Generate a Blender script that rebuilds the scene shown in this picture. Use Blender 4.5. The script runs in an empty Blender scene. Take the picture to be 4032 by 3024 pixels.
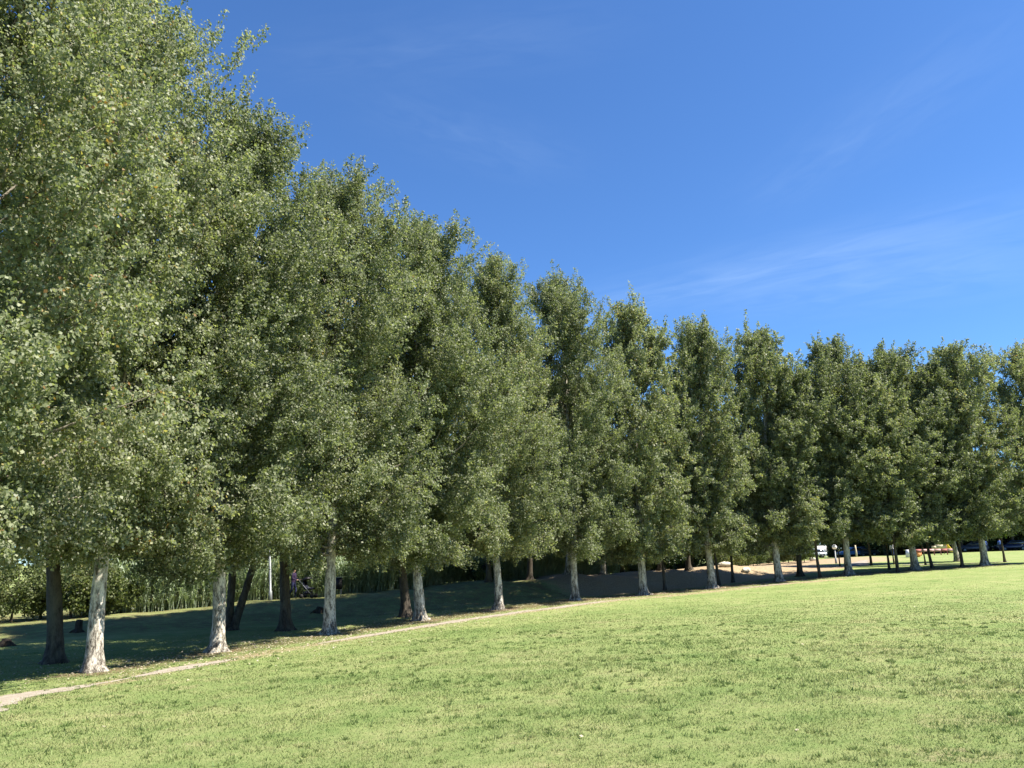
import bpy, bmesh, math, random
import numpy as np
from mathutils import Vector, Matrix

# ------------------------------------------------------------------ camera, sky, sun, exposure
SC = bpy.context.scene
COL = SC.collection
CAM_H = 1.65
PITCH, ROLL = math.radians(12.5), math.radians(1.2)
FPX = 3028.0                                            # focal length in pixels of the 4032 px frame
_cp, _sp, _cr, _sr = math.cos(PITCH), math.sin(PITCH), math.cos(ROLL), math.sin(ROLL)
FW = np.array([0, _cp, _sp]); R0 = np.array([1.0, 0, 0]); U0 = np.array([0, -_sp, _cp])
RC = _cr * R0 - _sr * U0
UC = _sr * R0 + _cr * U0
CP = np.array([0, 0, CAM_H])
cd = bpy.data.cameras.new("camera")
cd.sensor_width = 36.0
cd.lens = 36.0 * FPX / 4032
cd.clip_start = 0.1; cd.clip_end = 3000
cam = bpy.data.objects.new("camera", cd); COL.objects.link(cam)
m = Matrix.Identity(4)
for i in range(3):
    m[i][0] = RC[i]; m[i][1] = UC[i]; m[i][2] = -FW[i]; m[i][3] = CP[i]
cam.matrix_world = m
SC.camera = cam

SUN_AZ, SUN_EL = math.radians(103), math.radians(56)      # clockwise from +Y
w = bpy.data.worlds.new("World"); SC.world = w; w.use_nodes = True
nt = w.node_tree; nt.nodes.clear()
out = nt.nodes.new("ShaderNodeOutputWorld"); bg = nt.nodes.new("ShaderNodeBackground")
sky = nt.nodes.new("ShaderNodeTexSky"); sky.sky_type = 'NISHITA'; sky.sun_disc = False
sky.sun_elevation = SUN_EL; sky.sun_rotation = SUN_AZ
sky.air_density = 1.0; sky.dust_density = 0.15; sky.ozone_density = 3.0; sky.altitude = 300
# thin cirrus veils high in the sky, laid out by direction
tc = nt.nodes.new("ShaderNodeTexCoord")
sep = nt.nodes.new("ShaderNodeSeparateXYZ"); nt.links.new(tc.outputs['Generated'], sep.inputs[0])
def wm(op, a, b=None, clamp=False):
    n = nt.nodes.new("ShaderNodeMath"); n.operation = op; n.use_clamp = clamp
    for k, v in enumerate((a, b)):
        if v is None: continue
        if isinstance(v, (int, float)): n.inputs[k].default_value = v
        else: nt.links.new(v, n.inputs[k])
    return n.outputs[0]
def sky_uv(px, py):
    d = FW + (px - 2016) / FPX * RC + (1512 - py) / FPX * UC
    return np.array([d[0], d[1]]) / d[2]
zc = wm('MAXIMUM', sep.outputs['Z'], 0.05)
cx = wm('DIVIDE', sep.outputs['X'], zc); cy = wm('DIVIDE', sep.outputs['Y'], zc)
cmb = nt.nodes.new("ShaderNodeCombineXYZ"); nt.links.new(cx, cmb.inputs[0]); nt.links.new(cy, cmb.inputs[1])
def streak(p0, p1, w, amp):
    """one thin cirrus streak between two sky directions, frayed by noise along its length"""
    a_, b_ = sky_uv(*p0), sky_uv(*p1); t_ = b_ - a_; Ls = float(np.hypot(*t_)); t_ /= Ls; n_ = np.array([-t_[1], t_[0]])
    u = wm('DIVIDE', wm('ADD', wm('MULTIPLY', wm('SUBTRACT', cx, float(a_[0])), float(t_[0])), wm('MULTIPLY', wm('SUBTRACT', cy, float(a_[1])), float(t_[1]))), Ls)
    v = wm('DIVIDE', wm('ADD', wm('MULTIPLY', wm('SUBTRACT', cx, float(a_[0])), float(n_[0])), wm('MULTIPLY', wm('SUBTRACT', cy, float(a_[1])), float(n_[1]))), w)
    c_ = nt.nodes.new("ShaderNodeCombineXYZ"); nt.links.new(wm('MULTIPLY', u, 3.0), c_.inputs[0]); nt.links.new(wm('MULTIPLY', v, 1.6), c_.inputs[1])
    z_ = nt.nodes.new("ShaderNodeTexNoise"); z_.inputs['Scale'].default_value = 1.3; z_.inputs['Detail'].default_value = 7; z_.inputs['Roughness'].default_value = 0.55; z_.inputs['Distortion'].default_value = 0.8
    nt.links.new(c_.outputs[0], z_.inputs['Vector'])
    g = wm('POWER', 2.718, wm('MULTIPLY', wm('MULTIPLY', v, v), -1.0))
    e = wm('POWER', 2.718, wm('MULTIPLY', wm('POWER', wm('ABSOLUTE', wm('MULTIPLY', wm('SUBTRACT', u, 0.5), 1.75)), 4.0), -1.0))
    k = wm('MULTIPLY', wm('SUBTRACT', z_.outputs[0], 0.25), 2.0, True)
    return wm('MULTIPLY', wm('MULTIPLY', wm('MULTIPLY', g, e), k), amp)
cl_ = wm('ADD', streak((2350, 1215), (3950, 860), 0.24, .13), streak((2900, 1190), (4200, 1010), 0.38, .10))
cl_ = wm('ADD', cl_, streak((3050, 780), (3950, 120), 0.13, .05))
cl_ = wm('ADD', cl_, streak((1500, 420), (2200, 660), 0.12, .04))
cl_ = wm('ADD', cl_, streak((1150, 250), (2350, 120), 0.10, .04))
cl = cl_
hsv = nt.nodes.new("ShaderNodeHueSaturation"); hsv.inputs['Hue'].default_value = 0.5
hsv.inputs['Saturation'].default_value = 1.0; hsv.inputs['Value'].default_value = 1.04
tint = nt.nodes.new('ShaderNodeMix'); tint.data_type = 'RGBA'; tint.blend_type = 'MULTIPLY'; tint.inputs[0].default_value = 1.0
tint.inputs[7].default_value = (0.455, 0.695, 0.97, 1)
nt.links.new(sky.outputs[0], tint.inputs[6]); nt.links.new(tint.outputs[2], hsv.inputs['Color'])
mx = nt.nodes.new("ShaderNodeMix"); mx.data_type = 'RGBA'
nt.links.new(cl, mx.inputs[0]); nt.links.new(hsv.outputs[0], mx.inputs[6])
mx.inputs[7].default_value = (4.6, 5.8, 7.2, 1)
nt.links.new(mx.outputs[2], bg.inputs[0]); bg.inputs[1].default_value = 0.071
nt.links.new(bg.outputs[0], out.inputs[0])

sv = Vector((math.sin(SUN_AZ) * math.cos(SUN_EL), math.cos(SUN_AZ) * math.cos(SUN_EL), math.sin(SUN_EL)))
sd = bpy.data.lights.new("sun", 'SUN'); sd.energy = 5.0; sd.angle = math.radians(0.5); sd.color = (1.0, 0.93, 0.82)
sun = bpy.data.objects.new("sun", sd); COL.objects.link(sun)
sun.rotation_euler = sv.to_track_quat('Z', 'Y').to_euler(); sun.location = (60, 0, 60)
SC.view_settings.view_transform = 'Standard'; SC.view_settings.look = 'None'
SC.view_settings.exposure = 1.53; SC.view_settings.gamma = 1.0
SC.view_settings.use_curve_mapping = False
try:
    SC.cycles.max_bounces = 6; SC.cycles.diffuse_bounces = 3; SC.cycles.glossy_bounces = 2
    SC.cycles.transmission_bounces = 4; SC.cycles.transparent_max_bounces = 6
except Exception:
    pass

RNG = np.random.default_rng(11)

# ------------------------------------------------------------------ helpers
def ray(px, py):
    d = FW + (px - 2016) / FPX * RC + (1512 - py) / FPX * UC
    return d
def at_depth(px, py, z):
    return CP + z * ray(px, py)

def new_mesh(name, v, faces=None, loops=None, sizes=None):
    """faces: (n,k) int array with constant k, or loops + sizes"""
    v = np.asarray(v, np.float32)
    me = bpy.data.meshes.new(name)
    if faces is not None:
        faces = np.asarray(faces, np.int32)
        n, k = faces.shape
        loops = faces.ravel(); sizes = np.full(n, k, np.int32)
    sizes = np.asarray(sizes, np.int32); loops = np.asarray(loops, np.int32)
    me.vertices.add(len(v)); me.vertices.foreach_set("co", v.ravel())
    me.loops.add(len(loops)); me.loops.foreach_set("vertex_index", loops)
    me.polygons.add(len(sizes))
    st = np.zeros(len(sizes), np.int32); st[1:] = np.cumsum(sizes)[:-1]
    me.polygons.foreach_set("loop_start", st)
    me.update(calc_edges=True)
    return me
def face_attr(me, name, val):
    a = me.attributes.new(name, 'FLOAT', 'FACE'); a.data.foreach_set("value", np.asarray(val, np.float32))
def vert_attr(me, name, val):
    a = me.attributes.new(name, 'FLOAT', 'POINT'); a.data.foreach_set("value", np.asarray(val, np.float32))
def smooth(me):
    me.polygons.foreach_set("use_smooth", np.ones(len(me.polygons), bool)); me.update()
def link(name, me, mat, parent=None, loc=None):
    o = bpy.data.objects.new(name, me); COL.objects.link(o)
    if mat is not None and me is not None and len(me.materials) == 0: me.materials.append(mat)
    if mat is not None and me is not None and me.materials[0] != mat and o.material_slots:
        o.material_slots[0].link = 'OBJECT'; o.material_slots[0].material = mat
    if parent is not None: o.parent = parent
    if loc is not None: o.location = loc
    return o
def tag(o, label=None, cat=None, group=None, kind=None):
    if label: o["label"] = label
    if cat: o["category"] = cat
    if group: o["group"] = group
    if kind: o["kind"] = kind
    return o
def empty(name, loc, rz=0.0, s=1.0):
    o = bpy.data.objects.new(name, None); COL.objects.link(o)
    o.location = loc; o.rotation_euler = (0, 0, rz); o.scale = (s, s, s); o.empty_display_size = 0.2
    return o

class MB:
    """collects rings, tubes and boxes, and links them as one mesh"""
    def __init__(s): s.v = []; s.l = []; s.n = []; s.c = 0
    def add(s, v, faces):
        v = np.asarray(v, float).reshape(-1, 3)
        for f in faces: s.l.extend([i + s.c for i in f]); s.n.append(len(f))
        s.v.append(v); s.c += len(v)
    def tube(s, pts, rad, sides=8, cap=True, wob=0.0, rng=None):
        pts = np.asarray(pts, float); rad = np.asarray(rad, float); n = len(pts)
        tan = np.gradient(pts, axis=0); tan /= np.linalg.norm(tan, axis=1)[:, None] + 1e-9
        ref = np.array([1.0, 0, 0]) if abs(tan[0][0]) < 0.8 else np.array([0, 1.0, 0])
        ang = np.arange(sides) / sides * 2 * np.pi
        vs = []
        for i in range(n):
            a = np.cross(tan[i], ref); a /= np.linalg.norm(a); b = np.cross(tan[i], a); 
            rr = rad[i] * (1 + (rng.normal(0, wob, sides) if wob else 0))
            rr = np.broadcast_to(rr, (sides,))
            vs.append(pts[i] + (np.cos(ang) * rr)[:, None] * a + (np.sin(ang) * rr)[:, None] * b)
        f = []
        for i in range(n - 1):
            for j in range(sides):
                k = (j + 1) % sides
                f.append((i * sides + j, (i + 1) * sides + j, (i + 1) * sides + k, i * sides + k))
        if cap:
            f.append(tuple(range(sides))); f.append(tuple(reversed(range((n - 1) * sides, n * sides))))
        s.add(np.concatenate(vs), f)
    def box(s, c, d, rz=0.0, taper=1.0):
        c = np.asarray(c, float); d = np.asarray(d, float) / 2
        q = np.array([[-1, -1, -1], [1, -1, -1], [1, 1, -1], [-1, 1, -1], [-1, -1, 1], [1, -1, 1], [1, 1, 1], [-1, 1, 1]], float) * d
        q[4:, :2] *= taper
        cr, sr = math.cos(rz), math.sin(rz)
        q = np.stack([q[:, 0] * cr - q[:, 1] * sr, q[:, 0] * sr + q[:, 1] * cr, q[:, 2]], 1) + c
        s.add(q, [(0, 3, 2, 1), (4, 5, 6, 7), (0, 1, 5, 4), (1, 2, 6, 5), (2, 3, 7, 6), (3, 0, 4, 7)])
    def prism(s, prof, y0, y1):
        """profile in x,z extruded along y"""
        n = len(prof)
        v = [(x, y0, z) for x, z in prof] + [(x, y1, z) for x, z in prof]
        f = [tuple(range(n)), tuple(reversed(range(n, 2 * n)))]
        f += [(i, i + n, (i + 1) % n + n, (i + 1) % n) for i in range(n)]
        s.add(v, f)
    def blob(s, c, r, rng, nu=10, nv=7, wob=0.12):
        c = np.asarray(c, float); r = np.asarray(r, float); v = []
        for i in range(nv + 1):
            t = i / nv * math.pi
            for j in range(nu):
                p = j / nu * 2 * math.pi; k = 1 + rng.normal(0, wob)
                v.append(c + r * k * np.array([math.sin(t) * math.cos(p), math.sin(t) * math.sin(p), math.cos(t)]))
        f = []
        for i in range(nv):
            for j in range(nu):
                f.append((i * nu + j, (i + 1) * nu + j, (i + 1) * nu + (j + 1) % nu, i * nu + (j + 1) % nu))
        s.add(v, f)
    def mesh(s, name, sm=False, bevel=0.0):
        me = new_mesh(name, np.concatenate(s.v), loops=s.l, sizes=s.n)
        bm = bmesh.new(); bm.from_mesh(me)
        if bevel:
            bmesh.ops.bevel(bm, geom=list(bm.edges), offset=bevel, segments=2, affect='EDGES', clamp_overlap=True)
        bmesh.ops.recalc_face_normals(bm, faces=bm.faces); bm.to_mesh(me); bm.free()
        if sm: smooth(me)
        return me
    def build(s, name, mat, parent=None, sm=False, bevel=0.0, loc=None):
        return link(name, s.mesh(name, sm, bevel), mat, parent, loc)

# ------------------------------------------------------------------ materials
def nodes_of(name):
    mt = bpy.data.materials.new(name); mt.use_nodes = True
    t = mt.node_tree; t.nodes.clear()
    o = t.nodes.new("ShaderNodeOutputMaterial")
    return mt, t, o
def N(t, kind, **kw):
    n = t.nodes.new(kind)
    for k, v in kw.items():
        if k in ('operation', 'data_type', 'blend_type', 'attribute_name', 'use_clamp', 'feature', 'noise_dimensions'): setattr(n, k, v)
    return n
def ramp(t, fac, stops):
    r = t.nodes.new("ShaderNodeValToRGB")
    e = r.color_ramp.elements
    while len(e) < len(stops): e.new(0.5)
    for q, (p, c) in zip(e, stops):
        q.position = p; q.color = (*c, 1)
    t.links.new(fac, r.inputs[0]); return r.outputs[0]
def noise(t, vec, scale, detail=4, rough=0.55):
    n = t.nodes.new("ShaderNodeTexNoise"); n.inputs['Scale'].default_value = scale
    n.inputs['Detail'].default_value = detail; n.inputs['Roughness'].default_value = rough
    if vec is not None: t.links.new(vec, n.inputs['Vector'])
    return n.outputs[0]
def mth(t, op, a, b=0.0, clamp=False):
    n = t.nodes.new("ShaderNodeMath"); n.operation = op; n.use_clamp = clamp
    for k, v in enumerate((a, b)):
        if isinstance(v, (int, float)): n.inputs[k].default_value = v
        else: t.links.new(v, n.inputs[k])
    return n.outputs[0]
def mixc(t, fac, a, b, mode='MIX'):
    n = t.nodes.new("ShaderNodeMix"); n.data_type = 'RGBA'; n.blend_type = mode
    for k, v in ((0, fac), (6, a), (7, b)):
        if isinstance(v, (int, float)): n.inputs[k].default_value = v
        elif isinstance(v, tuple): n.inputs[k].default_value = (*v, 1)
        else: t.links.new(v, n.inputs[k])
    return n.outputs[2]
def smoothstep(t, x, lo, hi):
    n = t.nodes.new("ShaderNodeMapRange"); n.interpolation_type = 'SMOOTHSTEP'
    n.inputs[1].default_value = lo; n.inputs[2].default_value = hi
    t.links.new(x, n.inputs[0]); return n.outputs[0]
def principled(t, o, col, rough=0.7, spec=0.3, normal=None, metal=0.0):
    p = t.nodes.new("ShaderNodeBsdfPrincipled")
    if isinstance(col, tuple): p.inputs['Base Color'].default_value = (*col, 1)
    else: t.links.new(col, p.inputs['Base Color'])
    p.inputs['Roughness'].default_value = rough; p.inputs['Specular IOR Level'].default_value = spec
    p.inputs['Metallic'].default_value = metal
    if normal is not None: t.links.new(normal, p.inputs['Normal'])
    if o is not None: t.links.new(p.outputs[0], o.inputs[0])
    return p
def bump(t, h, strength, dist):
    b = t.nodes.new("ShaderNodeBump"); b.inputs['Strength'].default_value = strength
    b.inputs['Distance'].default_value = dist; t.links.new(h, b.inputs['Height']); return b.outputs[0]

def plain(name, col, rough=0.6, spec=0.3, var=0.12, metal=0.0, scale=6.0):
    mt, t, o = nodes_of(name)
    tc = t.nodes.new("ShaderNodeTexCoord")
    n = noise(t, tc.outputs['Object'], scale, 4)
    c = ramp(t, n, [(0.3, tuple(x * (1 - var) for x in col)), (0.7, tuple(min(1, x * (1 + var)) for x in col))])
    principled(t, o, c, rough, spec, None, metal); return mt

def leaf_mat(name, stops, back, trans=0.42, rough=0.5, spec=0.25, back_mix=0.8):
    mt, t, o = nodes_of(name)
    at = N(t, "ShaderNodeAttribute", attribute_name="var")
    oi = t.nodes.new("ShaderNodeObjectInfo")
    v = mth(t, 'ADD', at.outputs['Fac'], mth(t, 'MULTIPLY', mth(t, 'SUBTRACT', oi.outputs['Random'], 0.5), 0.22), True)
    c = ramp(t, v, stops)
    geo = t.nodes.new("ShaderNodeNewGeometry")
    cb = mixc(t, mth(t, 'MULTIPLY', geo.outputs['Backfacing'], back_mix), c, back)
    p = principled(t, None, cb, rough, spec)
    tr = t.nodes.new("ShaderNodeBsdfTranslucent")
    ct = mixc(t, 1.0, c, (1.5, 1.6, 0.75), 'MULTIPLY')
    t.links.new(ct, tr.inputs[0])
    ms = t.nodes.new("ShaderNodeMixShader"); ms.inputs[0].default_value = trans
    t.links.new(p.outputs[0], ms.inputs[1]); t.links.new(tr.outputs[0], ms.inputs[2])
    t.links.new(ms.outputs[0], o.inputs[0])
    return mt

M = {}
M['poplar_leaf'] = leaf_mat("poplar_leaf", [(0.0, (0.052, 0.068, 0.031)), (0.40, (0.142, 0.169, 0.084)),
    (0.74, (0.238, 0.263, 0.152)), (0.92, (0.34, 0.352, 0.24)), (0.985, (0.30, 0.24, 0.06)), (1.0, (0.22, 0.13, 0.05))], (0.31, 0.32, 0.23))
M['young_leaf'] = leaf_mat("young_leaf", [(0.0, (0.035, 0.065, 0.012)), (0.5, (0.075, 0.115, 0.022)),
    (0.9, (0.15, 0.17, 0.03)), (1.0, (0.28, 0.22, 0.05))], (0.12, 0.15, 0.06), 0.35)
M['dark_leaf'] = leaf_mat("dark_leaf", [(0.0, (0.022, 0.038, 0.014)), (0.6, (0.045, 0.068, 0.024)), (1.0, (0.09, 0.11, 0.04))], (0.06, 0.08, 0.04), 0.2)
M['shrub_leaf'] = leaf_mat("shrub_leaf", [(0.0, (0.04, 0.06, 0.018)), (0.5, (0.085, 0.11, 0.035)), (0.9, (0.16, 0.18, 0.06)), (1.0, (0.25, 0.22, 0.10))], (0.14, 0.16, 0.08), 0.3)
M['reed'] = leaf_mat("reed_leaf", [(0.0, (0.16, 0.21, 0.135)), (0.5, (0.28, 0.34, 0.24)), (0.85, (0.34, 0.40, 0.29)), (1.0, (0.34, 0.33, 0.22))], (0.24, 0.30, 0.20), 0.3, 0.5, 0.3, 0.5)

def bark_mat(name, pale, dark, lo=0.42, hi=0.62):
    mt, t, o = nodes_of(name)
    tc = t.nodes.new("ShaderNodeTexCoord"); oi = t.nodes.new("ShaderNodeObjectInfo")
    mp = t.nodes.new("ShaderNodeMapping"); mp.inputs['Scale'].default_value = (1, 1, 0.35)
    t.links.new(tc.outputs['Object'], mp.inputs[0])
    ad = t.nodes.new("ShaderNodeVectorMath"); ad.operation = 'ADD'
    t.links.new(mp.outputs[0], ad.inputs[0])
    sc = t.nodes.new("ShaderNodeVectorMath"); sc.operation = 'SCALE'; sc.inputs[3].default_value = 40
    cm = t.nodes.new("ShaderNodeCombineXYZ"); t.links.new(oi.outputs['Random'], cm.inputs[0]); t.links.new(oi.outputs['Random'], cm.inputs[2])
    t.links.new(cm.outputs[0], sc.inputs[0]); t.links.new(sc.outputs[0], ad.inputs[1])
    n1 = noise(t, ad.outputs[0], 9, 6, 0.65); n2 = noise(t, ad.outputs[0], 38, 5, 0.6); n3 = noise(t, ad.outputs[0], 2.2, 3)
    sp = t.nodes.new("ShaderNodeSeparateXYZ"); t.links.new(tc.outputs['Object'], sp.inputs[0])
    low = smoothstep(t, sp.outputs['Z'], 1.1, 0.0)           # rough old bark towards the foot
    f = mth(t, 'ADD', mth(t, 'MULTIPLY', n1, 0.62), mth(t, 'MULTIPLY', n2, 0.38))
    f = mth(t, 'SUBTRACT', f, mth(t, 'MULTIPLY', low, 0.06))
    c = ramp(t, f, [(lo - 0.04, dark), (lo + 0.05, tuple(0.45 * a + 0.55 * b for a, b in zip(pale, dark))), (hi, pale)])
    c = mixc(t, mth(t, 'MULTIPLY', smoothstep(t, n3, 0.5, 0.75), 0.35), c, (0.20, 0.19, 0.12))
    principled(t, o, c, 0.85, 0.2, bump(t, f, 0.7, 0.03)); return mt
M['bark'] = bark_mat("poplar_bark", (0.66, 0.61, 0.51), (0.065, 0.054, 0.042), 0.44, 0.58)
M['dark_shade_bark'] = bark_mat("dark_shade_bark", (0.11, 0.092, 0.07), (0.03, 0.024, 0.018))  # poplar bark with shade put into its colour; also young trees and shrubs

# ------------------------------------------------------------------ terrain shape
FRONT = [(371, 2647, 20.0), (855, 2567, 23.8), (1297, 2498, 28.7), (1655, 2444, 33.4), (1964, 2401, 38.0), (2266, 2363, 41.8),
         (2535, 2343, 44.8), (2806, 2316, 47.5), (3070, 2288, 49.6), (3344, 2263, 51.4), (3605, 2245, 52.7), (3879, 2226, 53.6)]
ctrl = [at_depth(*p) for p in FRONT]
ctrl += [at_depth(*p) for p in [(3450, 2187, 92), (3600, 2190, 92), (3900, 2172, 100), (4250, 2160, 105), (3380, 2227, 66),
                                (3700, 2222, 62), (3957, 2214, 60), (3240, 2203, 108), (3050, 2225, 72)]]
ctrl += [np.array(p, float) for p in [(0, 0, 0), (0, 8, -.16), (-8, 8, -.5), (9, 9, 0.0), (26, 26, 0.0), (48, 38, .25), (0, 24, -.58),
         (14, 34, -.42), (-20, 2, -.95), (20, -10, .2), (-30, 30, -1.2), (-18, 38, -1.1), (8, 60, -.75), (-5, 50, -.8), (30, 90, -.4),
         (-50, 90, -1.2), (0, 130, -.7), (75, 150, .5), (140, 70, .7), (-70, 0, -1.2), (0, -60, .2), (100, -40, .6), (130, 170, .6)]]
ctrl = np.array(ctrl)
def _phi(r2): return 0.5 * r2 * np.log(r2 + 1e-9)
def _tps_fit(p, lam=3.0):
    xy = p[:, :2]; n = len(p)
    K = _phi(((xy[:, None] - xy[None]) ** 2).sum(-1)) + lam * np.eye(n)
    P = np.c_[np.ones(n), xy]
    A = np.block([[K, P], [P.T, np.zeros((3, 3))]])
    return np.linalg.solve(A, np.r_[p[:, 2], 0, 0, 0])
TW = _tps_fit(ctrl)
def base_h(x, y):
    x = np.asarray(x, float); y = np.asarray(y, float); sh = x.shape
    q = np.c_[x.ravel(), y.ravel()]
    r = np.hypot(q[:, 0], q[:, 1]); k = np.minimum(1, 170 / np.maximum(r, 1e-6)); qc = q * k[:, None]
    z = np.empty(len(q))
    for i in range(0, len(q), 20000):
        s = qc[i:i + 20000]
        d2 = ((s[:, None] - ctrl[None, :, :2]) ** 2).sum(-1)
        z[i:i + 20000] = _phi(d2) @ TW[:-3] + TW[-3] + s @ TW[-2:]
    f = np.clip((r - 110) / 120, 0, 1); f = f * f * (3 - 2 * f)
    return (z * (1 - f) + 0.0 * f).reshape(sh)
CREST_PX = [(-500, 2510, 31), (-200, 2482, 33), (180, 2459, 35), (430, 2436, 36), (800, 2407, 38), (1062, 2377, 39.5), (1333, 2357, 41),
            (1574, 2336, 43), (1852, 2303, 46), (2015, 2289, 48.5), (2227, 2271, 50.6), (2448, 2260, 53.2), (2654, 2246, 55.6),
            (2822, 2234, 58), (2998, 2221, 62.5), (3110, 2215, 67)]
_c = np.array([at_depth(*p) for p in CREST_PX])
_s = np.r_[0, np.cumsum(np.hypot(*np.diff(_c[:, :2], axis=0).T))]
S_LEN = _s[-1]
_ss = np.linspace(0, S_LEN, 260)
CREST = np.stack([np.interp(_ss, _s, _c[:, k]) for k in range(3)], 1)
k5 = np.ones(9) / 9
for k in range(3):
    pad = np.r_[[CREST[0, k]] * 4, CREST[:, k], [CREST[-1, k]] * 4]; CREST[:, k] = np.convolve(pad, k5, 'valid')
CREST_RISE = np.maximum(CREST[:, 2] - base_h(CREST[:, 0], CREST[:, 1]), 0.05)
CREST_RISE *= np.clip((S_LEN - _ss) / 9, 0, 1) * (1 + 0.10 * np.sin(_ss * 0.9) + 0.08 * np.sin(_ss * 2.1 + 1))
CREST_TAN = np.gradient(CREST[:, :2], axis=0); CREST_TAN /= np.linalg.norm(CREST_TAN, axis=1)[:, None]
def crest_coords(x, y):
    """arc index along the crest and signed distance (positive towards the camera)"""
    x = np.asarray(x, float).ravel(); y = np.asarray(y, float).ravel()
    idx = np.empty(len(x), int); d = np.empty(len(x))
    for i in range(0, len(x), 20000):
        dx = x[i:i + 20000, None] - CREST[None, :, 0]; dy = y[i:i + 20000, None] - CREST[None, :, 1]
        d2 = dx * dx + dy * dy; j = d2.argmin(1); r = np.arange(len(j))
        idx[i:i + 20000] = j
        cr = CREST_TAN[j, 0] * dy[r, j] - CREST_TAN[j, 1] * dx[r, j]
        d[i:i + 20000] = np.sqrt(d2[r, j]) * np.where(cr < 0, 1, -1)
    return idx, d
def height(x, y):
    x = np.asarray(x, float); y = np.asarray(y, float); sh = x.shape
    b = base_h(x, y).ravel(); j, d = crest_coords(x, y)
    s = _ss[j]
    wf = 4.6 + 0.7 * np.sin(s * 0.7) + 0.4 * np.sin(s * 1.7 + 2)
    tf = np.clip(1 - d / wf, 0, 1); pf = tf * tf * (3 - 2 * tf)
    tb = np.clip(-d / 9, 0, 1); pb = 1 - 0.5 * tb * tb * (3 - 2 * tb)
    tb2 = np.clip((-d - 12) / 35, 0, 1); pb *= 1 - tb2
    p = np.where(d > 0, pf, pb)
    xr, yr = x.ravel(), y.ravel()
    und = (0.035 * np.sin(xr * 0.55 + 1.3 * np.sin(yr * 0.21)) * np.sin(yr * 0.47 + 0.9) + 0.02 * np.sin(xr * 1.3 + yr * 0.9)) * np.interp(np.hypot(xr, yr), [8, 25], [.8, .15])
    return (b + p * CREST_RISE[j] + und).reshape(sh)
def h1(x, y): return float(height(np.array([x]), np.array([y]))[0])
def at_ground(px, py, zmin=5.0, zmax=260.0):
    d = ray(px, py); z = np.geomspace(zmin, zmax, 900)
    P = CP + z[:, None] * d
    under = P[:, 2] <= height(P[:, 0], P[:, 1])
    i = int(np.argmax(under)) if under.any() else len(z) - 1
    zz = z[max(i, 1)]; P = CP + zz * d
    return np.array([P[0], P[1], h1(P[0], P[1])]), zz
def ground_at(px, z, py=2250):
    P = at_depth(px, py, z); return np.array([P[0], P[1], h1(P[0], P[1])])

# big trunks: (pixel x, pixel y of the foot)
FRONT_XY = [at_depth(*p) for p in FRONT]
FRONT_XY = [np.array([p[0], p[1], h1(p[0], p[1])]) for p in FRONT_XY]

# ------------------------------------------------------------------ the ground sheet
ang = np.r_[np.radians(np.linspace(-55, 52, 420)), np.radians(np.linspace(55, 302, 70))]
rad = np.r_[0.4, np.geomspace(2.0, 34, 90), np.linspace(34.4, 78, 118), np.geomspace(79, 1200, 46)]
AA, RR = np.meshgrid(ang, rad)
gx, gy = np.sin(AA) * RR, np.cos(AA) * RR
gz = height(gx, gy)
na, nr = len(ang), len(rad)
I = np.arange(nr * na).reshape(nr, na)
a = I[:-1, :]; b_ = I[1:, :]; a2 = np.roll(a, -1, 1); b2 = np.roll(b_, -1, 1)
F = np.stack([a.ravel(), a2.ravel(), b2.ravel(), b_.ravel()], 1)
V = np.stack([gx.ravel(), gy.ravel(), gz.ravel()], 1)
V = np.r_[V, [[0, 0, h1(0, 0)]]]
L = list(F.ravel()); SZ = [4] * len(F)
cidx = len(V) - 1
for j in range(na): L += [cidx, int(I[0, (j + 1) % na]), int(I[0, j])]; SZ.append(3)
gm = new_mesh("lawn_ground", V, loops=L, sizes=SZ)
bmn = bmesh.new(); bmn.from_mesh(gm); bmesh.ops.recalc_face_normals(bmn, faces=bmn.faces)
bmn.faces.ensure_lookup_table()
if bmn.faces[0].normal.z < 0: bmesh.ops.reverse_faces(bmn, faces=bmn.faces)
bmn.to_mesh(gm); bmn.free()
smooth(gm)
# bare earth: on the bank to the right, around the trunks, and along the trodden path
j, d = crest_coords(V[:, 0], V[:, 1]); s = _ss[j]
t_r = np.clip((s / S_LEN - 0.47) / 0.12, 0, 1)
soil = t_r * np.clip((6.5 - d) / 2.0, 0, 1) * np.clip((d + 9) / 3, 0, 1) * 0.95
far_dirt = at_ground(3150, 2222)[0]
dd = np.hypot((V[:, 0] - far_dirt[0]) / 9, (V[:, 1] - far_dirt[1]) / 15); soil = np.maximum(soil, 0.9 * np.clip(1.6 - dd, 0, 1))
hill = at_ground(3395, 2214)[0]
dd = np.hypot((V[:, 0] - hill[0]) / 4.0, (V[:, 1] - hill[1]) / 6); soil = np.maximum(soil, 0.6 * np.clip(1.5 - dd, 0, 1))
for P in FRONT_XY:
    dd = np.hypot(V[:, 0] - P[0], V[:, 1] - P[1]); soil = np.maximum(soil, 0.85 * np.clip(1.35 - dd * 0.75, 0, 1))
shade_lit = np.clip((d - 5) / 3, 0, 1) * 0
for (px, py, rx, ry) in [(3870, 2830, 0.9, 0.35), (3800, 2975, 0.6, 0.35), (860, 2920, 0.5, 0.25), (700, 2710, 0.7, 0.5), (1080, 2580, 1.6, 0.7)]:
    g0 = at_ground(px, py)[0]; dd = np.hypot((V[:, 0] - g0[0]) / rx, (V[:, 1] - g0[1]) / ry); soil = np.maximum(soil, 0.47 * np.clip(1.7 - dd, 0, 1))
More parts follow.
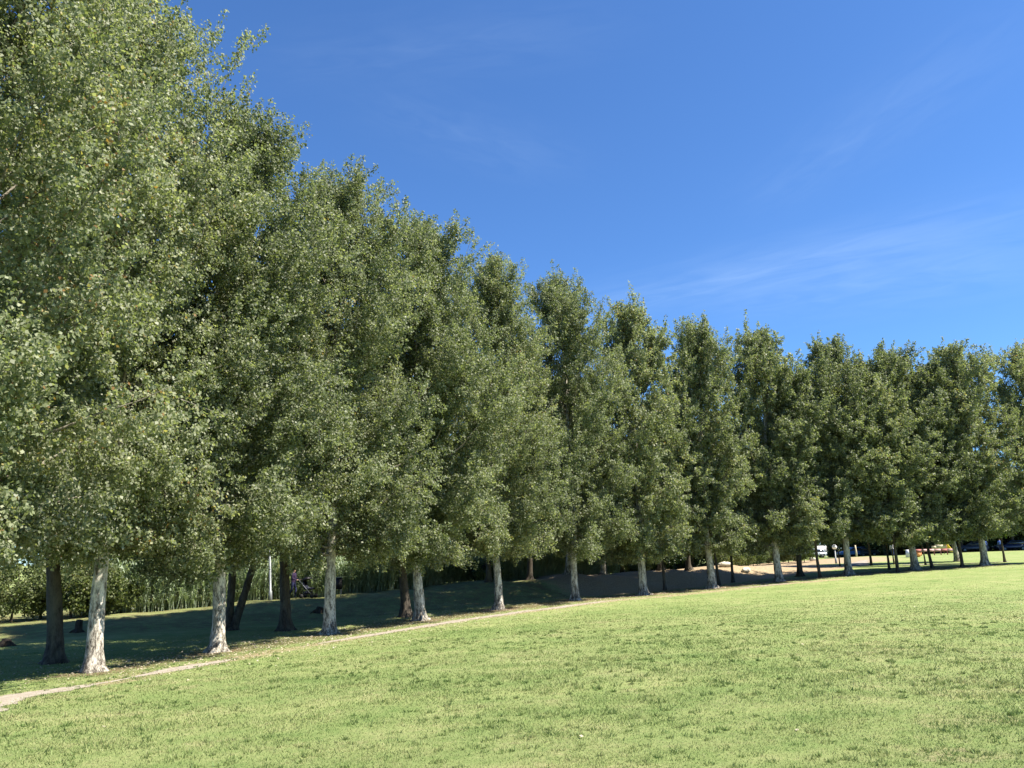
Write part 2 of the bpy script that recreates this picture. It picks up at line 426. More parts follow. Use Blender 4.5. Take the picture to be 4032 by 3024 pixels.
pathline = np.array([at_ground(x, y)[0][:2] for x, y in [(-300, 2850), (0, 2757), (190, 2720), (407, 2694), (588, 2654), (800, 2617), (1000, 2580), (1230, 2541), (1400, 2511), (1653, 2470), (1881, 2434), (2200, 2393), (2404, 2366), (2650, 2345), (2944, 2313), (3120, 2297), (3300, 2282)]])
pq = np.linspace(0, len(pathline) - 1, 260); pathc = np.stack([np.interp(pq, np.arange(len(pathline)), pathline[:, k]) for k in (0, 1)], 1)
for i in range(0, len(V), 20000):
    dq = np.sqrt(((V[i:i + 20000, None, :2] - pathc[None]) ** 2).sum(-1)).min(1)
    soil[i:i + 20000] = np.maximum(soil[i:i + 20000], .60 * np.clip(1.4 - dq / 1.0, 0, 1))
# litter of dry leaves under the trees, spread wide to darken the shade there
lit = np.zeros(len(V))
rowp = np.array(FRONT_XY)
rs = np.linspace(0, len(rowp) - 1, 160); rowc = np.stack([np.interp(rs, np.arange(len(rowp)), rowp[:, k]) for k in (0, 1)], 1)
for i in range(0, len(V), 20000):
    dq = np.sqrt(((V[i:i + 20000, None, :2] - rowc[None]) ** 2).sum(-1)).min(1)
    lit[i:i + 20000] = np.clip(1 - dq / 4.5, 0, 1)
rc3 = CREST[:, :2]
lit = np.maximum(lit, 0.75 * np.clip((9.5 - d) / 5, 0, 1) * np.clip((d + 14) / 4, 0, 1) * np.clip((t_r < .5) * 1.0, 0.35, 1))  # wider litter towards the bank, deepening the tree shade by ground colour
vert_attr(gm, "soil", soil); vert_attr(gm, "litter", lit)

def grass_color(t, pos, extra=None):
    """patchy mown grass: pale dry, fresh green and clover-dark patches"""
    n1 = noise(t, pos, 0.22, 5, 0.6); n2 = noise(t, pos, 1.3, 5, 0.62); n3 = noise(t, pos, 7.0, 4, 0.6)
    f = mth(t, 'ADD', mth(t, 'ADD', mth(t, 'MULTIPLY', n1, 0.36), mth(t, 'MULTIPLY', n2, 0.40)), mth(t, 'MULTIPLY', n3, 0.24))
    if extra is not None: f = mth(t, 'ADD', f, extra)
    return ramp(t, f, [(0.33, (0.118, 0.186, 0.050)), (0.44, (0.192, 0.246, 0.082)), (0.53, (0.240, 0.276, 0.104)), (0.66, (0.335, 0.315, 0.156))])
mt, t, o = nodes_of("lawn"); M['lawn'] = mt
tc = t.nodes.new("ShaderNodeTexCoord"); pos = tc.outputs['Object']
g = grass_color(t, pos)
nf = noise(t, pos, 34, 5, 0.7); nvf = noise(t, pos, 160, 3, 0.7)
spk = mth(t, 'ADD', mth(t, 'MULTIPLY', nf, 0.6), mth(t, 'MULTIPLY', nvf, 0.4))
g = mixc(t, 1.0, g, ramp(t, spk, [(0.34, (0.55, 0.60, 0.52)), (0.47, (0.84, 0.87, 0.86)), (0.56, (0.93, 0.94, 0.94)), (0.70, (1.2, 1.14, 1.16))]), 'MULTIPLY')
mpw = t.nodes.new('ShaderNodeMapping'); mpw.inputs['Rotation'].default_value = (0, 0, math.radians(-28)); mpw.inputs['Scale'].default_value = (0.12, 1.5, 1)
t.links.new(pos, mpw.inputs[0])
g = mixc(t, 1.0, g, ramp(t, noise(t, mpw.outputs[0], 0.8, 4, 0.6), [(0.35, (0.86, 0.90, 0.86)), (0.65, (1.08, 1.05, 1.06))]), 'MULTIPLY')
sa = N(t, "ShaderNodeAttribute", attribute_name="soil"); la = N(t, "ShaderNodeAttribute", attribute_name="litter")
ns = noise(t, pos, 1.6, 6, 0.65); ns2 = noise(t, pos, 11, 5, 0.6)
sm = smoothstep(t, mth(t, 'ADD', mth(t, 'MULTIPLY', sa.outputs['Fac'], 1.0), mth(t, 'ADD', mth(t, 'MULTIPLY', ns, 0.5), mth(t, 'MULTIPLY', ns2, 0.35))), 0.78, 1.15)
earth = ramp(t, ns2, [(0.3, (0.20, 0.145, 0.088)), (0.5, (0.295, 0.225, 0.14)), (0.72, (0.40, 0.32, 0.21))])
g = mixc(t, sm, g, earth)
litter_shade = smoothstep(t, mth(t, 'ADD', mth(t, 'MULTIPLY', la.outputs['Fac'], 0.5), mth(t, 'ADD', mth(t, 'MULTIPLY', ns2, 0.5), mth(t, 'MULTIPLY', ns, 0.45))), 0.72, 0.95)
g = mixc(t, mth(t, 'MULTIPLY', litter_shade, 0.85), g, ramp(t, ns2, [(0.3, (0.055, 0.05, 0.025)), (0.6, (0.14, 0.10, 0.055))]))  # dark leaf brown, also painting the shade under the trees deeper
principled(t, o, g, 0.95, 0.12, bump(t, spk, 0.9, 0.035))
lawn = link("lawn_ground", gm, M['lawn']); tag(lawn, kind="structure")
lawn["label"] = "mown lawn of patchy yellow green grass with a low earth bank behind the trees"

# ------------------------------------------------------------------ trodden path and pale paths beyond
mt, t, o = nodes_of("sandy_earth"); M['sand'] = mt
tc = t.nodes.new("ShaderNodeTexCoord")
n1 = noise(t, tc.outputs['Object'], 3, 6, 0.65); n2 = noise(t, tc.outputs['Object'], 40, 4, 0.7)
f = mth(t, 'ADD', mth(t, 'MULTIPLY', n1, 0.5), mth(t, 'MULTIPLY', n2, 0.5))
principled(t, o, ramp(t, f, [(0.3, (0.15, 0.125, 0.095)), (0.5, (0.27, 0.235, 0.19)), (0.7, (0.40, 0.355, 0.30))]), 0.95, 0.1, bump(t, f, 0.6, 0.02))
def strip(mb, pts, half, lift=0.018):
    pts = np.array(pts); ns_ = max(12, int(np.sum(np.hypot(*np.diff(pts[:, :2], axis=0).T)) / 0.07))
    sl = np.r_[0, np.cumsum(np.hypot(*np.diff(pts[:, :2], axis=0).T))]
    q = np.linspace(0, sl[-1], ns_); c = np.stack([np.interp(q, sl, pts[:, k]) for k in (0, 1)], 1)
    hw = np.interp(q, sl, half)
    for k in range(2):
        pad = np.r_[[c[0, k]] * 15, c[:, k], [c[-1, k]] * 15]; c[:, k] = np.convolve(pad, np.ones(31) / 31, 'valid')
    tn = np.gradient(c, axis=0); tn /= np.linalg.norm(tn, axis=1)[:, None]; nn = np.c_[-tn[:, 1], tn[:, 0]]
    m_ = 7; vs = []
    wl = RNG.normal(0, 1, ns_); wr = RNG.normal(0, 1, ns_)
    wl = 1.5 * np.convolve(wl, np.ones(9) / 9, 'same') + .8 * wl * .5 + 1.3 * np.convolve(RNG.normal(0, 1, ns_), np.ones(31) / 31, 'same'); wr = 1.5 * np.convolve(wr, np.ones(9) / 9, 'same') + .4 * wr + 1.3 * np.convolve(RNG.normal(0, 1, ns_), np.ones(31) / 31, 'same')
    for i in range(m_):
        u = i / (m_ - 1) * 2 - 1
        off = hw * u * (1 + np.where(u > 0, wl, wr) * 0.30)
        p = c + nn * off[:, None]
        vs.append(np.c_[p, height(p[:, 0], p[:, 1]) + lift - 0.012 * abs(u) ** 3])
    vs = np.stack(vs, 1).reshape(-1, 3)
    f = [(i * m_ + k, i * m_ + k + 1, (i + 1) * m_ + k + 1, (i + 1) * m_ + k) for i in range(ns_ - 1) for k in range(m_ - 1)]
    mb.add(vs, f)
PATHS = []
mb = MB()
for seg in ([(-300, 2850, .62), (-150, 2802, .62), (0, 2757, .6), (190, 2720, .5), (330, 2703, .30), (407, 2694, .10), (500, 2674, .04), (588, 2654, .26), (700, 2634, .44), (800, 2617, .44), (860, 2606, .26), (960, 2588, .04)],
            [(1230, 2541, .03), (1326, 2524, .18), (1400, 2511, .32), (1653, 2470, .40), (1881, 2434, .40), (2051, 2409, .36), (2200, 2393, .34), (2302, 2378, .26), (2404, 2366, .12), (2470, 2360, .03)],
            [(2900, 2317, .03), (2944, 2313, .2), (3063, 2302, .2), (3120, 2297, .03)]):
    pts = [at_ground(x, y)[0] for x, y, _ in seg]; strip(mb, pts, [h for *_, h in seg]); PATHS.append((np.array(pts), [h for *_, h in seg]))
pth = mb.build("path", M['sand']); tag(pth, "narrow trodden path of bare pale earth along the front of the trees", kind="structure")
mb = MB()
pts = [at_ground(x, y)[0] for x, y in [(3372, 2229), (3383, 2222), (3391, 2214), (3402, 2206)]]; strip(mb, pts, [.9, .75, .6, .55], 0.03)
pts = [at_ground(x, y)[0] for x, y in [(3320, 2231), (3380, 2229), (3440, 2226)]]; strip(mb, pts, [.1, .5, .1], 0.03)
hp = mb.build("gravel_path", M['sand']); tag(hp, "short pale gravel path climbing the rise beyond the trees", kind="structure")
mb = MB()
pts = [at_ground(x, y)[0] for x, y in [(3540, 2225), (3620, 2223), (3700, 2222), (3795, 2220), (3880, 2217), (3980, 2211)]]; strip(mb, pts, [.3, .6, .8, .8, .4, .2], 0.03)
sp_ = mb.build("sandy_path", M['sand']); tag(sp_, "pale sandy path crossing the lawn behind the last trees", kind="structure")

# ------------------------------------------------------------------ grass blades on the lawn
def grass_blades():
    n = 720000
    zr = 5.2 * np.exp(RNG.random(n) ** 0.92 * math.log(62 / 5.2))
    th = np.radians(RNG.uniform(-46, 44, n))
    x, y = np.sin(th) * zr, np.cos(th) * zr
    # not beyond the tree row, not on the path
    jj, dc = crest_coords(x, y)
    keep = dc > 2.0
    for pts, hw in PATHS:
        sl = np.r_[0, np.cumsum(np.hypot(*np.diff(pts[:, :2], axis=0).T))]; q = np.linspace(0, sl[-1], 160)
        c = np.stack([np.interp(q, sl, pts[:, k]) for k in (0, 1)], 1); hh = np.interp(q, sl, hw)
        for i in range(0, n, 20000):
            d2 = ((np.c_[x[i:i + 20000], y[i:i + 20000]][:, None] - c[None]) ** 2).sum(-1)
            kk = d2.argmin(1); dm = np.sqrt(d2[np.arange(len(kk)), kk])
            keep[i:i + 20000] &= dm > hh[kk] * RNG.uniform(0.3, 1.05, len(kk))
    x, y, zr = x[keep], y[keep], zr[keep]; n = len(x)
    cl = (np.sin(x * 2.1 + 2 * np.sin(y * 1.3)) * np.sin(y * 2.7 + 1.7 * np.sin(x * 0.9)) + 1) / 2
    fd = np.clip((zr - 14) / 46, 0, 1); keep = RNG.random(n) < (0.55 + 0.45 * cl) * (1 - fd * fd * (3 - 2 * fd))
    x, y, zr, cl = x[keep], y[keep], zr[keep], cl[keep]; n = len(x)
    nt0 = 2200; zt = 5.2 * np.exp(RNG.random(nt0) ** .8 * math.log(24 / 5.2)); at0 = np.radians(RNG.uniform(-46, 44, nt0))
    tx0, ty0 = np.sin(at0) * zt, np.cos(at0) * zt
    pm = RNG.random(nt0) < np.clip((np.sin(tx0 * .9 + 2 * np.sin(ty0 * .55)) * np.sin(ty0 * 1.1 + 1.4 * np.sin(tx0 * .4 + 1)) + .75), .12, 1)
    tx0, ty0, zt = tx0[pm], ty0[pm], zt[pm]
    kt = np.repeat(np.arange(len(tx0)), 26); rt = RNG.uniform(.03, .10, len(tx0))[kt] * np.sqrt(RNG.random(len(kt))); pt = RNG.uniform(0, 6.28, len(kt))
    x = np.r_[x, tx0[kt] + rt * np.cos(pt)]; y = np.r_[y, ty0[kt] + rt * np.sin(pt)]; zr = np.r_[zr, zt[kt]]; cl = np.r_[cl, np.full(len(kt), .6)]
    tuft = np.r_[np.zeros(n), np.ones(len(kt))]; n = len(x)
    jj, dc = crest_coords(x, y); ok = dc > 8.0; x, y, zr, cl, tuft = x[ok], y[ok], zr[ok], cl[ok], tuft[ok]; n = len(x)
    z = height(x, y) - 0.004
    k = np.clip(zr / 9, 0.8, 3.6)
    hgt = (0.010 + 0.022 * RNG.random(n) ** 2.2 + 0.010 * cl) * np.clip(k, 0.9, 1.35) * np.interp(zr, [6, 22], [1.0, .8]) * (1 + tuft * 1.0 * RNG.random(n)); wd = (0.0035 + 0.004 * RNG.random(n) + .003 * tuft) * k
    az = RNG.uniform(0, 2 * np.pi, n); ln = RNG.uniform(0.2, 1.1, n); la_ = RNG.uniform(0, 2 * np.pi, n)
    bx, by = np.cos(az) * wd, np.sin(az) * wd
    tx, ty = np.cos(la_) * ln * hgt, np.sin(la_) * ln * hgt
    v = np.empty((n, 3, 3))
    v[:, 0] = np.stack([x - bx, y - by, z], 1); v[:, 1] = np.stack([x + bx, y + by, z], 1)
    v[:, 2] = np.stack([x + tx, y + ty, z + hgt], 1)
    me = new_mesh("grass", v.reshape(-1, 3), np.arange(n * 3).reshape(n, 3))
    face_attr(me, "var", RNG.random(n) - tuft * .35)
    return me
mt, t, o = nodes_of("grass_blade"); M['blade'] = mt
tc = t.nodes.new("ShaderNodeTexCoord"); at_ = N(t, "ShaderNodeAttribute", attribute_name="var")
g = grass_color(t, tc.outputs['Object'], mth(t, 'MULTIPLY', mth(t, 'SUBTRACT', at_.outputs['Fac'], 0.5), 0.16))
p = principled(t, None, g, 0.6, 0.2)
tr = t.nodes.new("ShaderNodeBsdfTranslucent"); t.links.new(g, tr.inputs[0])
ms = t.nodes.new("ShaderNodeMixShader"); ms.inputs[0].default_value = 0.35
t.links.new(p.outputs[0], ms.inputs[1]); t.links.new(tr.outputs[0], ms.inputs[2]); t.links.new(ms.outputs[0], o.inputs[0])
gr = link("grass", grass_blades(), M['blade']); tag(gr, "short mown grass blades covering the sunlit lawn", "grass", kind="stuff")

# dry leaves lying on the grass
def fallen_leaves():
    n = 14000
    k = RNG.integers(0, len(rowc), n); x = rowc[k, 0] + RNG.normal(0, 2.2, n); y = rowc[k, 1] + RNG.normal(0, 2.2, n)
    n2 = 40; th = np.radians(RNG.uniform(-44, 42, n2)); r = RNG.uniform(6, 40, n2)
    x = np.r_[x, np.sin(th) * r]; y = np.r_[y, np.cos(th) * r]; n = len(x)
    z = height(x, y) + RNG.uniform(0.012, 0.03, n); az = RNG.uniform(0, 6.28, n); L_ = RNG.uniform(0.018, 0.036, n)
    ax = np.stack([np.cos(az), np.sin(az), RNG.normal(0, .25, n)], 1) * L_[:, None]; bx = np.stack([-np.sin(az), np.cos(az), RNG.normal(0, .25, n)], 1) * (L_ * .75)[:, None]
    c = np.stack([x, y, z], 1)
    v = np.stack([c - ax, c + bx, c + ax, c - bx], 1).reshape(-1, 3)
    me = new_mesh("fallen_leaves", v, np.arange(n * 4).reshape(n, 4)); face_attr(me, "var", RNG.random(n)); return me
M['litter'] = leaf_mat("dry_leaf", [(0, (0.16, 0.10, 0.045)), (0.5, (0.30, 0.20, 0.09)), (0.85, (0.42, 0.32, 0.09)), (1, (0.42, 0.36, 0.24))], (0.4, 0.36, 0.28), 0.1)
fl = link("fallen_leaves", fallen_leaves(), M['litter']); tag(fl, "dry brown and yellow leaves scattered on the grass", "leaves", kind="stuff")

# ------------------------------------------------------------------ trees
def leaf_quads(pos, axis, size, rng, wide=0.8, nbias=None):
    n = len(pos)
    a = axis / (np.linalg.norm(axis, axis=1)[:, None] + 1e-9)
    r = rng.normal(size=(n, 3))
    if nbias is not None: r = r + nbias
    b = np.cross(a, r); b /= np.linalg.norm(b, axis=1)[:, None] + 1e-9
    L_ = size * rng.uniform(0.6, 1.35, n); W = L_ * wide * 0.5
    nn = np.cross(a, b)
    v = np.empty((n, 4, 3))
    v[:, 0] = pos
    v[:, 1] = pos + a * (L_ * .45)[:, None] + b * W[:, None] + nn * (L_ * .10)[:, None]
    v[:, 2] = pos + a * L_[:, None]
    v[:, 3] = pos + a * (L_ * .45)[:, None] - b * W[:, None] + nn * (L_ * .10)[:, None]
    return v.reshape(-1, 3)

def crown_mesh(name, pos, axis, size, rng, wide=0.8, nbias=None, var=None):
    v = leaf_quads(pos, axis, size, rng, wide, nbias); n = len(pos)
    me = new_mesh(name, v, np.arange(n * 4).reshape(n, 4))
    face_attr(me, "var", np.clip(rng.beta(2.2, 2.4, n) if var is None else var, 0, 1))
    return me

def trunk_pts(H, rng, bend=0.12, n=26):
    z = np.r_[-0.25, 0, 0.12, 0.28, 0.5, 0.85, 1.3, np.linspace(1.9, H, n)]
    ph = rng.uniform(0, 6.28, 4)
    x = bend * (np.sin(z * 0.32 + ph[0]) - math.sin(ph[0])) + 0.4 * bend * (np.sin(z * 0.9 + ph[1]) - math.sin(ph[1]))
    y = bend * (np.sin(z * 0.29 + ph[2]) - math.sin(ph[2])) + 0.4 * bend * (np.sin(z * 0.8 + ph[3]) - math.sin(ph[3]))
    return np.stack([x, y, z], 1)

def poplar(seed, H=18.0, first=2.6, R=2.9, r0=0.25, twigs=1150, per=52, leaf=0.095, flare=1.0, spread=1.0, nb=64):
    """returns trunk mesh, limb mesh and crown mesh of one white poplar"""
    rng = np.random.default_rng(seed)
    tp = trunk_pts(H * 0.97, rng)
    zz = np.maximum(tp[:, 2], 0)
    r = r0 * (1 - (zz / H) ** 0.85 * 0.94) * (1 + flare * (0.58 * np.exp(-zz / 0.16) + 0.22 * np.exp(-zz / 0.6)))
    mbt = MB(); mbt.tube(tp, r, 14, True, 0.045, rng)
    trunk = mbt.mesh("trunk", True)
    # root lobes: push the lowest rings out unevenly
    co = np.empty(len(trunk.vertices) * 3, np.float32); trunk.vertices.foreach_get("co", co); co = co.reshape(-1, 3)
    an = np.arctan2(co[:, 1], co[:, 0]); ph = rng.uniform(0, 6.28)
    k = 1 + 0.20 * np.exp(-np.maximum(co[:, 2], 0) / 0.3) * (1.25 * np.cos(an * 4 + ph) + 0.7 * np.cos(an * 7 + ph * 2))
    co[:, :2] *= np.where(co[:, 2] < 1.4, k, 1)[:, None]
    trunk.vertices.foreach_set("co", co.ravel()); trunk.update()
    def tpos(h):
        return np.array([np.interp(h, tp[:, 2], tp[:, k]) for k in range(3)])
    limbs = MB(); tw_o = []; tw_d = []; tw_l = []; tw_w = []; bv = []
    ga = rng.uniform(0, 6.28)
    for i in range(nb):
        u = ((i + rng.uniform(0, .9)) / nb)
        h = first + (H * 0.93 - first) * u ** 1.22
        tpn = (h - first) / (H - first)
        prof = min(1.0, 0.80 + 1.4 * tpn) * (1 - max(0.0, (tpn - .32) / .68) ** 1.35) * rng.uniform(0.72, 1.12)
        ga += 2.39996 + rng.normal(0, .35)
        el = math.radians(np.interp(tpn, [0, .06, .16, .5, 1], [12, 24, 38, 54, 68]) + rng.normal(0, 7))
        el = min(el, math.radians(80))
        out_r = R * prof * spread; Lb = out_r / math.cos(el) * 0.86 + 0.25
        Lb = min(Lb, (H * 1.0 - h) * 0.9 + 0.4)
        dirv = np.array([math.cos(ga) * math.cos(el), math.sin(ga) * math.cos(el), math.sin(el)])
        p0 = tpos(h); q = np.linspace(0, 1, 7)
        sag = -0.05 * Lb * (1 - tpn) * np.sin(q * math.pi) + 0.06 * Lb * q * q * (0.3 + tpn)
        pts = p0 + q[:, None] * dirv * Lb; pts[:, 2] += sag
        pts[1:] += rng.normal(0, 0.035 * Lb, (6, 3)) * q[1:, None] * .6
        rb = r0 * np.interp(tpn, [0, .5, 1], [.30, .16, .07]) * rng.uniform(.7, 1.2)
        limbs.tube(pts, rb * (1 - 0.88 * q), 5, False)
        bv.append(rng.normal(0, .07)); ntw = max(5, int(twigs / nb * (0.35 + 0.95 * prof)))
        uu = rng.uniform(0.10, 1.0, ntw) ** 0.72
        for s_ in uu:
            c = np.array([np.interp(s_, q, pts[:, k]) for k in range(3)])
            rd = rng.normal(size=3); rd /= np.linalg.norm(rd)
            up = np.array([0, 0, np.interp(tpn, [0, .12, .35, 1], [-.75, -.2, .35, .8])])
            dv = rd * 0.85 + dirv * 0.55 + up; dv /= np.linalg.norm(dv)
            tw_o.append(c + rd * 0.10 * Lb * s_); tw_d.append(dv); tw_l.append(rng.uniform(.38, .95) * (1.0 if tpn < .8 else .75)); tw_w.append(bv[-1])
    for i in range(int(twigs * .07)):                                      # leafy shoots close around the lower stem
        h = rng.uniform(first - .1, first + H * .36); c = tpos(h); a0 = rng.uniform(0, 6.28); q = rng.uniform(.25, 1.25)
        dv = np.array([math.cos(a0), math.sin(a0), rng.uniform(-.6, .5)]); tw_o.append(c + np.array([math.cos(a0), math.sin(a0), 0]) * q)
        tw_d.append(dv / np.linalg.norm(dv)); tw_l.append(rng.uniform(.4, .9)); tw_w.append(rng.normal(0, .05))
    tops = []
    for i in rng.choice(len(tw_o), len(tw_o), replace=False):             # upright shoots that fray the upper outline
        p = tw_o[i]
        if p[2] > H * .55 and rng.random() < .30 and np.hypot(p[0], p[1]) > .25 * R * (1 - (p[2] / H - .5)):
            tops.append(p)
    for p in tops[:150]:
        rd = np.array([rng.normal() * .16, rng.normal() * .16, 1.0]); tw_o.append(p); tw_d.append(rd / np.linalg.norm(rd)); tw_l.append(rng.uniform(.8, 1.9)); tw_w.append(.04)
    for i in range(16):                                                    # leading shoots at the very top
        h = H * rng.uniform(0.88, 0.955); c = tpos(h); rd = rng.normal(size=3) * .16; rd[2] = 1
        tw_o.append(c + np.array([rng.normal(0, .4), rng.normal(0, .4), -.5])); tw_d.append(rd / np.linalg.norm(rd)); tw_l.append(rng.uniform(.8, 1.8)); tw_w.append(.05)
    tw_o = np.array(tw_o); tw_d = np.array(tw_d); tw_l = np.array(tw_l); nt_ = len(tw_o)
    for i in rng.choice(nt_, min(nt_, 260), replace=False):
        limbs.tube(np.array([tw_o[i] - tw_d[i] * .15, tw_o[i] + tw_d[i] * tw_l[i]]), [.012, .004], 3, False)
    limb = limbs.mesh("limbs", True)
    ti = np.repeat(np.arange(nt_), per); n = len(ti)
    keep = rng.random(n) < np.clip(tw_l[ti] / .8, .45, 1.0); ti = ti[keep]; n = len(ti)
    s_ = rng.random(n) ** .8
    sp = 0.030 + 0.070 * np.sin(s_ * math.pi * .9 + .15)
    pos = tw_o[ti] + tw_d[ti] * (tw_l[ti] * s_)[:, None] + rng.normal(size=(n, 3)) * sp[:, None]
    ok = pos[:, 2] > 1.9; pos = pos[ok]; ti = ti[ok]; n = len(pos)
    outw = pos.copy(); outw[:, 2] = 0; outw /= np.linalg.norm(outw, axis=1)[:, None] + .3
    axis = rng.normal(size=(n, 3)) * .75 + outw * .25 + np.array([0, 0, -.85])
    shoot = rng.uniform(-.10, .10, nt_) + np.array(tw_w)
    var = rng.beta(2.2, 2.5, n) * .95 + shoot[ti] + (rng.random(n) < .004) * .4
    crown = crown_mesh("crown", pos, axis, leaf, rng, 0.86, outw * .9 + np.array([0, 0, .35]), var)
    return trunk, limb, crown

def put_tree(name, parts, mats, loc, rz, s, label, cat, group=None, sz=None, lean=(0, 0)):
    root = empty(name, loc, rz, s)
    if sz: root.scale = (s, s, sz)
    root.rotation_euler = (Matrix.Rotation(lean[1], 3, 'Y') @ Matrix.Rotation(lean[0], 3, 'X') @ Matrix.Rotation(rz, 3, 'Z')).to_euler()
    for nm, me, mtl in zip(("trunk", "limbs", "crown"), parts, mats):
        if me is None: continue
        link(nm, me, mtl, root)
    tag(root, label, cat, group)
    return root

M['limb_bark'] = bark_mat('limb_bark', (0.27, 0.245, 0.195), (0.08, 0.068, 0.05))
PM = (M['bark'], M['limb_bark'], M['poplar_leaf']); SHADE_PM = (M['dark_shade_bark'], M['dark_shade_bark'], M['poplar_leaf'])  # second set: same poplars, bark darkened to stand for shade
NEAR = [poplar(100 + i, H=18.6, R=4.1, leaf=(0.080, .085, .082, .088)[i], twigs=3900, per=78, r0=0.20 + .010 * i, first=2.9, nb=84) for i in range(4)]
BACK = [poplar(130 + i, H=15.5 + .6 * i, R=3.3, leaf=.10, twigs=2200, per=66, r0=.235, first=4.1 + .3 * i, nb=66) for i in range(2)]
FAR = [poplar(200 + i, H=18.5, R=(4.0, 3.7, 4.2, 3.8, 4.0, 4.3)[i], leaf=0.112, twigs=2700, per=70, r0=0.265, first=(2.3, 2.7, 2.5, 2.9, 2.4, 2.6)[i], nb=(80, 88, 74, 84, 78, 90)[i]) for i in range(6)]

ROW = "pale trunked poplars in the front row along the lawn"
front_labels = [
    "nearest visible pale poplar trunk, sunlit and dappled, at the left end of the sandy path",
    "poplar with thick trunk and bare limb forking right, second along the path",
    "slim pale poplar third from the left in the front row, just before the path reappears",
    "leaning pale poplar fourth from the left in the front row, beside a dark trunk",
    "poplar with a shaded trunk, fifth from the left in front of the bare earth bank",
    "bright white based poplar, sixth from the left where the sandy path ends",
    "poplar with a dark and pale split trunk, seventh from the left in the front row",
    "poplar with broad sunlit patch at its foot, eighth in the front row",
    "grey shaded poplar, ninth from the left, in front of the flat bare earth",
    "poplar with dark trunk, tenth in front row, left of the gravel path",
    "poplar eleventh from the left with a pale streaked trunk, before the far red rail",
    "white lit poplar trunk, rightmost full tree of the front row near the far hedge"]
FS = [1.0, 1.0, 1.0, 1.0, 1.0, .95, .90, .88, .92, .9, .9, .9]
for i, (P, lb) in enumerate(zip(FRONT_XY, front_labels)):
    src = NEAR[i % 4] if i < 6 else FAR[i % 6]
    put_tree("poplar_tree", src, PM, P, 1.1 + i * 2.13, FS[i], lb, "tree", ROW, (1.08, .95, .98, .96, .96, .965, .935, .90, .885, .85, .82, .825)[i], lean=(0, (-.055, -.02, -.01, -.01, 0, -.02)[i] if i < 6 else 0))
step = FRONT_XY[0] - FRONT_XY[1]
for k, (dx, dy, lb) in enumerate([(-11.4, 15.4, "huge poplar whose crown fills the top left corner, trunk outside the left edge")]):
    put_tree("poplar_tree", NEAR[2], PM, (dx, dy, h1(dx, dy)), 0.4, 1.0, lb, "tree", ROW)
for px, z, lb in [(4160, 54.6, "poplar cut by the right edge, crown only, beyond the last white trunk")]:
    put_tree("poplar_tree", FAR[1], PM, ground_at(px, z), 2.2, .9, lb, "tree", ROW, .83)

ROW2 = "dark trunked poplars standing behind the front row"
second = [(215, 2612, 1.0, 0, BACK, "dark shaded poplar trunk with a flared foot, left of the nearest pale trunk"),
          (1123, 2484, .95, 1, BACK, "dark poplar trunk on a mound of roots, left of the person with the pushchair"),
          (1599, 2430, .95, 0, BACK, "almost black poplar trunk touching the leaning pale poplar, fourth of the front row"),
          (3151, 2270, .80, 0, BACK, "dark poplar behind the front row beside the yellow green bush"),
          ]
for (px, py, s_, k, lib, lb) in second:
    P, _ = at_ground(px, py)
    put_tree("poplar_tree", lib[k], SHADE_PM, P, 0.7 + k * 1.9, s_, lb, "tree", ROW2, lean=(0, -.09 if px < 1700 else -.02))

# the forked tree: two leaning stems from one foot
def forked():
    rng = np.random.default_rng(77); mbx = MB()
    for sx, ph in ((-1, .2), (1, .5)):
        z = np.r_[-.25, 0, .2, .5, 1, 1.8, 2.8, 4, 6, 8]; x = sx * .10 + (0.05 if sx < 0 else .30) * z - .008 * z * z
        rr = .20 * (1 - z / 11) * (1 + .8 * np.exp(-np.maximum(z, 0) / .2))
        mbx.tube(np.stack([x, .08 * np.sin(z + ph), z], 1), rr, 10, True, .05, rng)
    return mbx.mesh("trunk", True)
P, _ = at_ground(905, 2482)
put_tree("forked_poplar", (forked(), BACK[1][1], BACK[1][2]), SHADE_PM, P, 0.15, .92, "dark forked poplar with two leaning stems behind the second trunk", "tree", ROW2)

# poplars along the crest of the bank
CR = "poplars along the top of the earth bank"
crest_list = [(1925, 2300, "shaded poplar on the bank seen just left of the fifth front trunk"),
              (2087, 2287, "poplar on the bank crest between the fifth and sixth front trunks"),
              (2239, 2270, "white lit slim poplar on the bank hidden behind the sixth front trunk"),
              (2377, 2266, "sunlit poplar standing clear on the bank right of the sixth front trunk"),
              (2603, 2252, "poplar on the bank between the split trunk and the slender dark tree"),
              (2712, 2246, "dark poplar at the back of the bank left of the eighth front trunk"),
              (2925, 2224, "dark poplar with a shrub at its foot on the far bank"),
              (3000, 2219, "first of the close cluster of dark poplars on the far bank"),
              (3030, 2217, "last of the close cluster of dark poplars on the far bank"),
              (3131, 2209, "dark poplar beyond the flat earth, left of the yellow green bush")]
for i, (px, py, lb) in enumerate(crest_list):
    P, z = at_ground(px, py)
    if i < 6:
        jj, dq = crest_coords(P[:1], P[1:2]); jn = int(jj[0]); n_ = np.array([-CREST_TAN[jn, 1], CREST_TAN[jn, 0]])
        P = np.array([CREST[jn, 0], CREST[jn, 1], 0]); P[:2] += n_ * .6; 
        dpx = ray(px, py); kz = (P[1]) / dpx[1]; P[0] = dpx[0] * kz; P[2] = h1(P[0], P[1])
    put_tree("poplar_tree", BACK[i % 2], PM if i in (2, 3) else SHADE_PM, P, i * 1.37, .72 + .05 * (i % 3), lb, "tree", CR)  # sunlit stems keep pale bark, the rest get shade painted into theirs

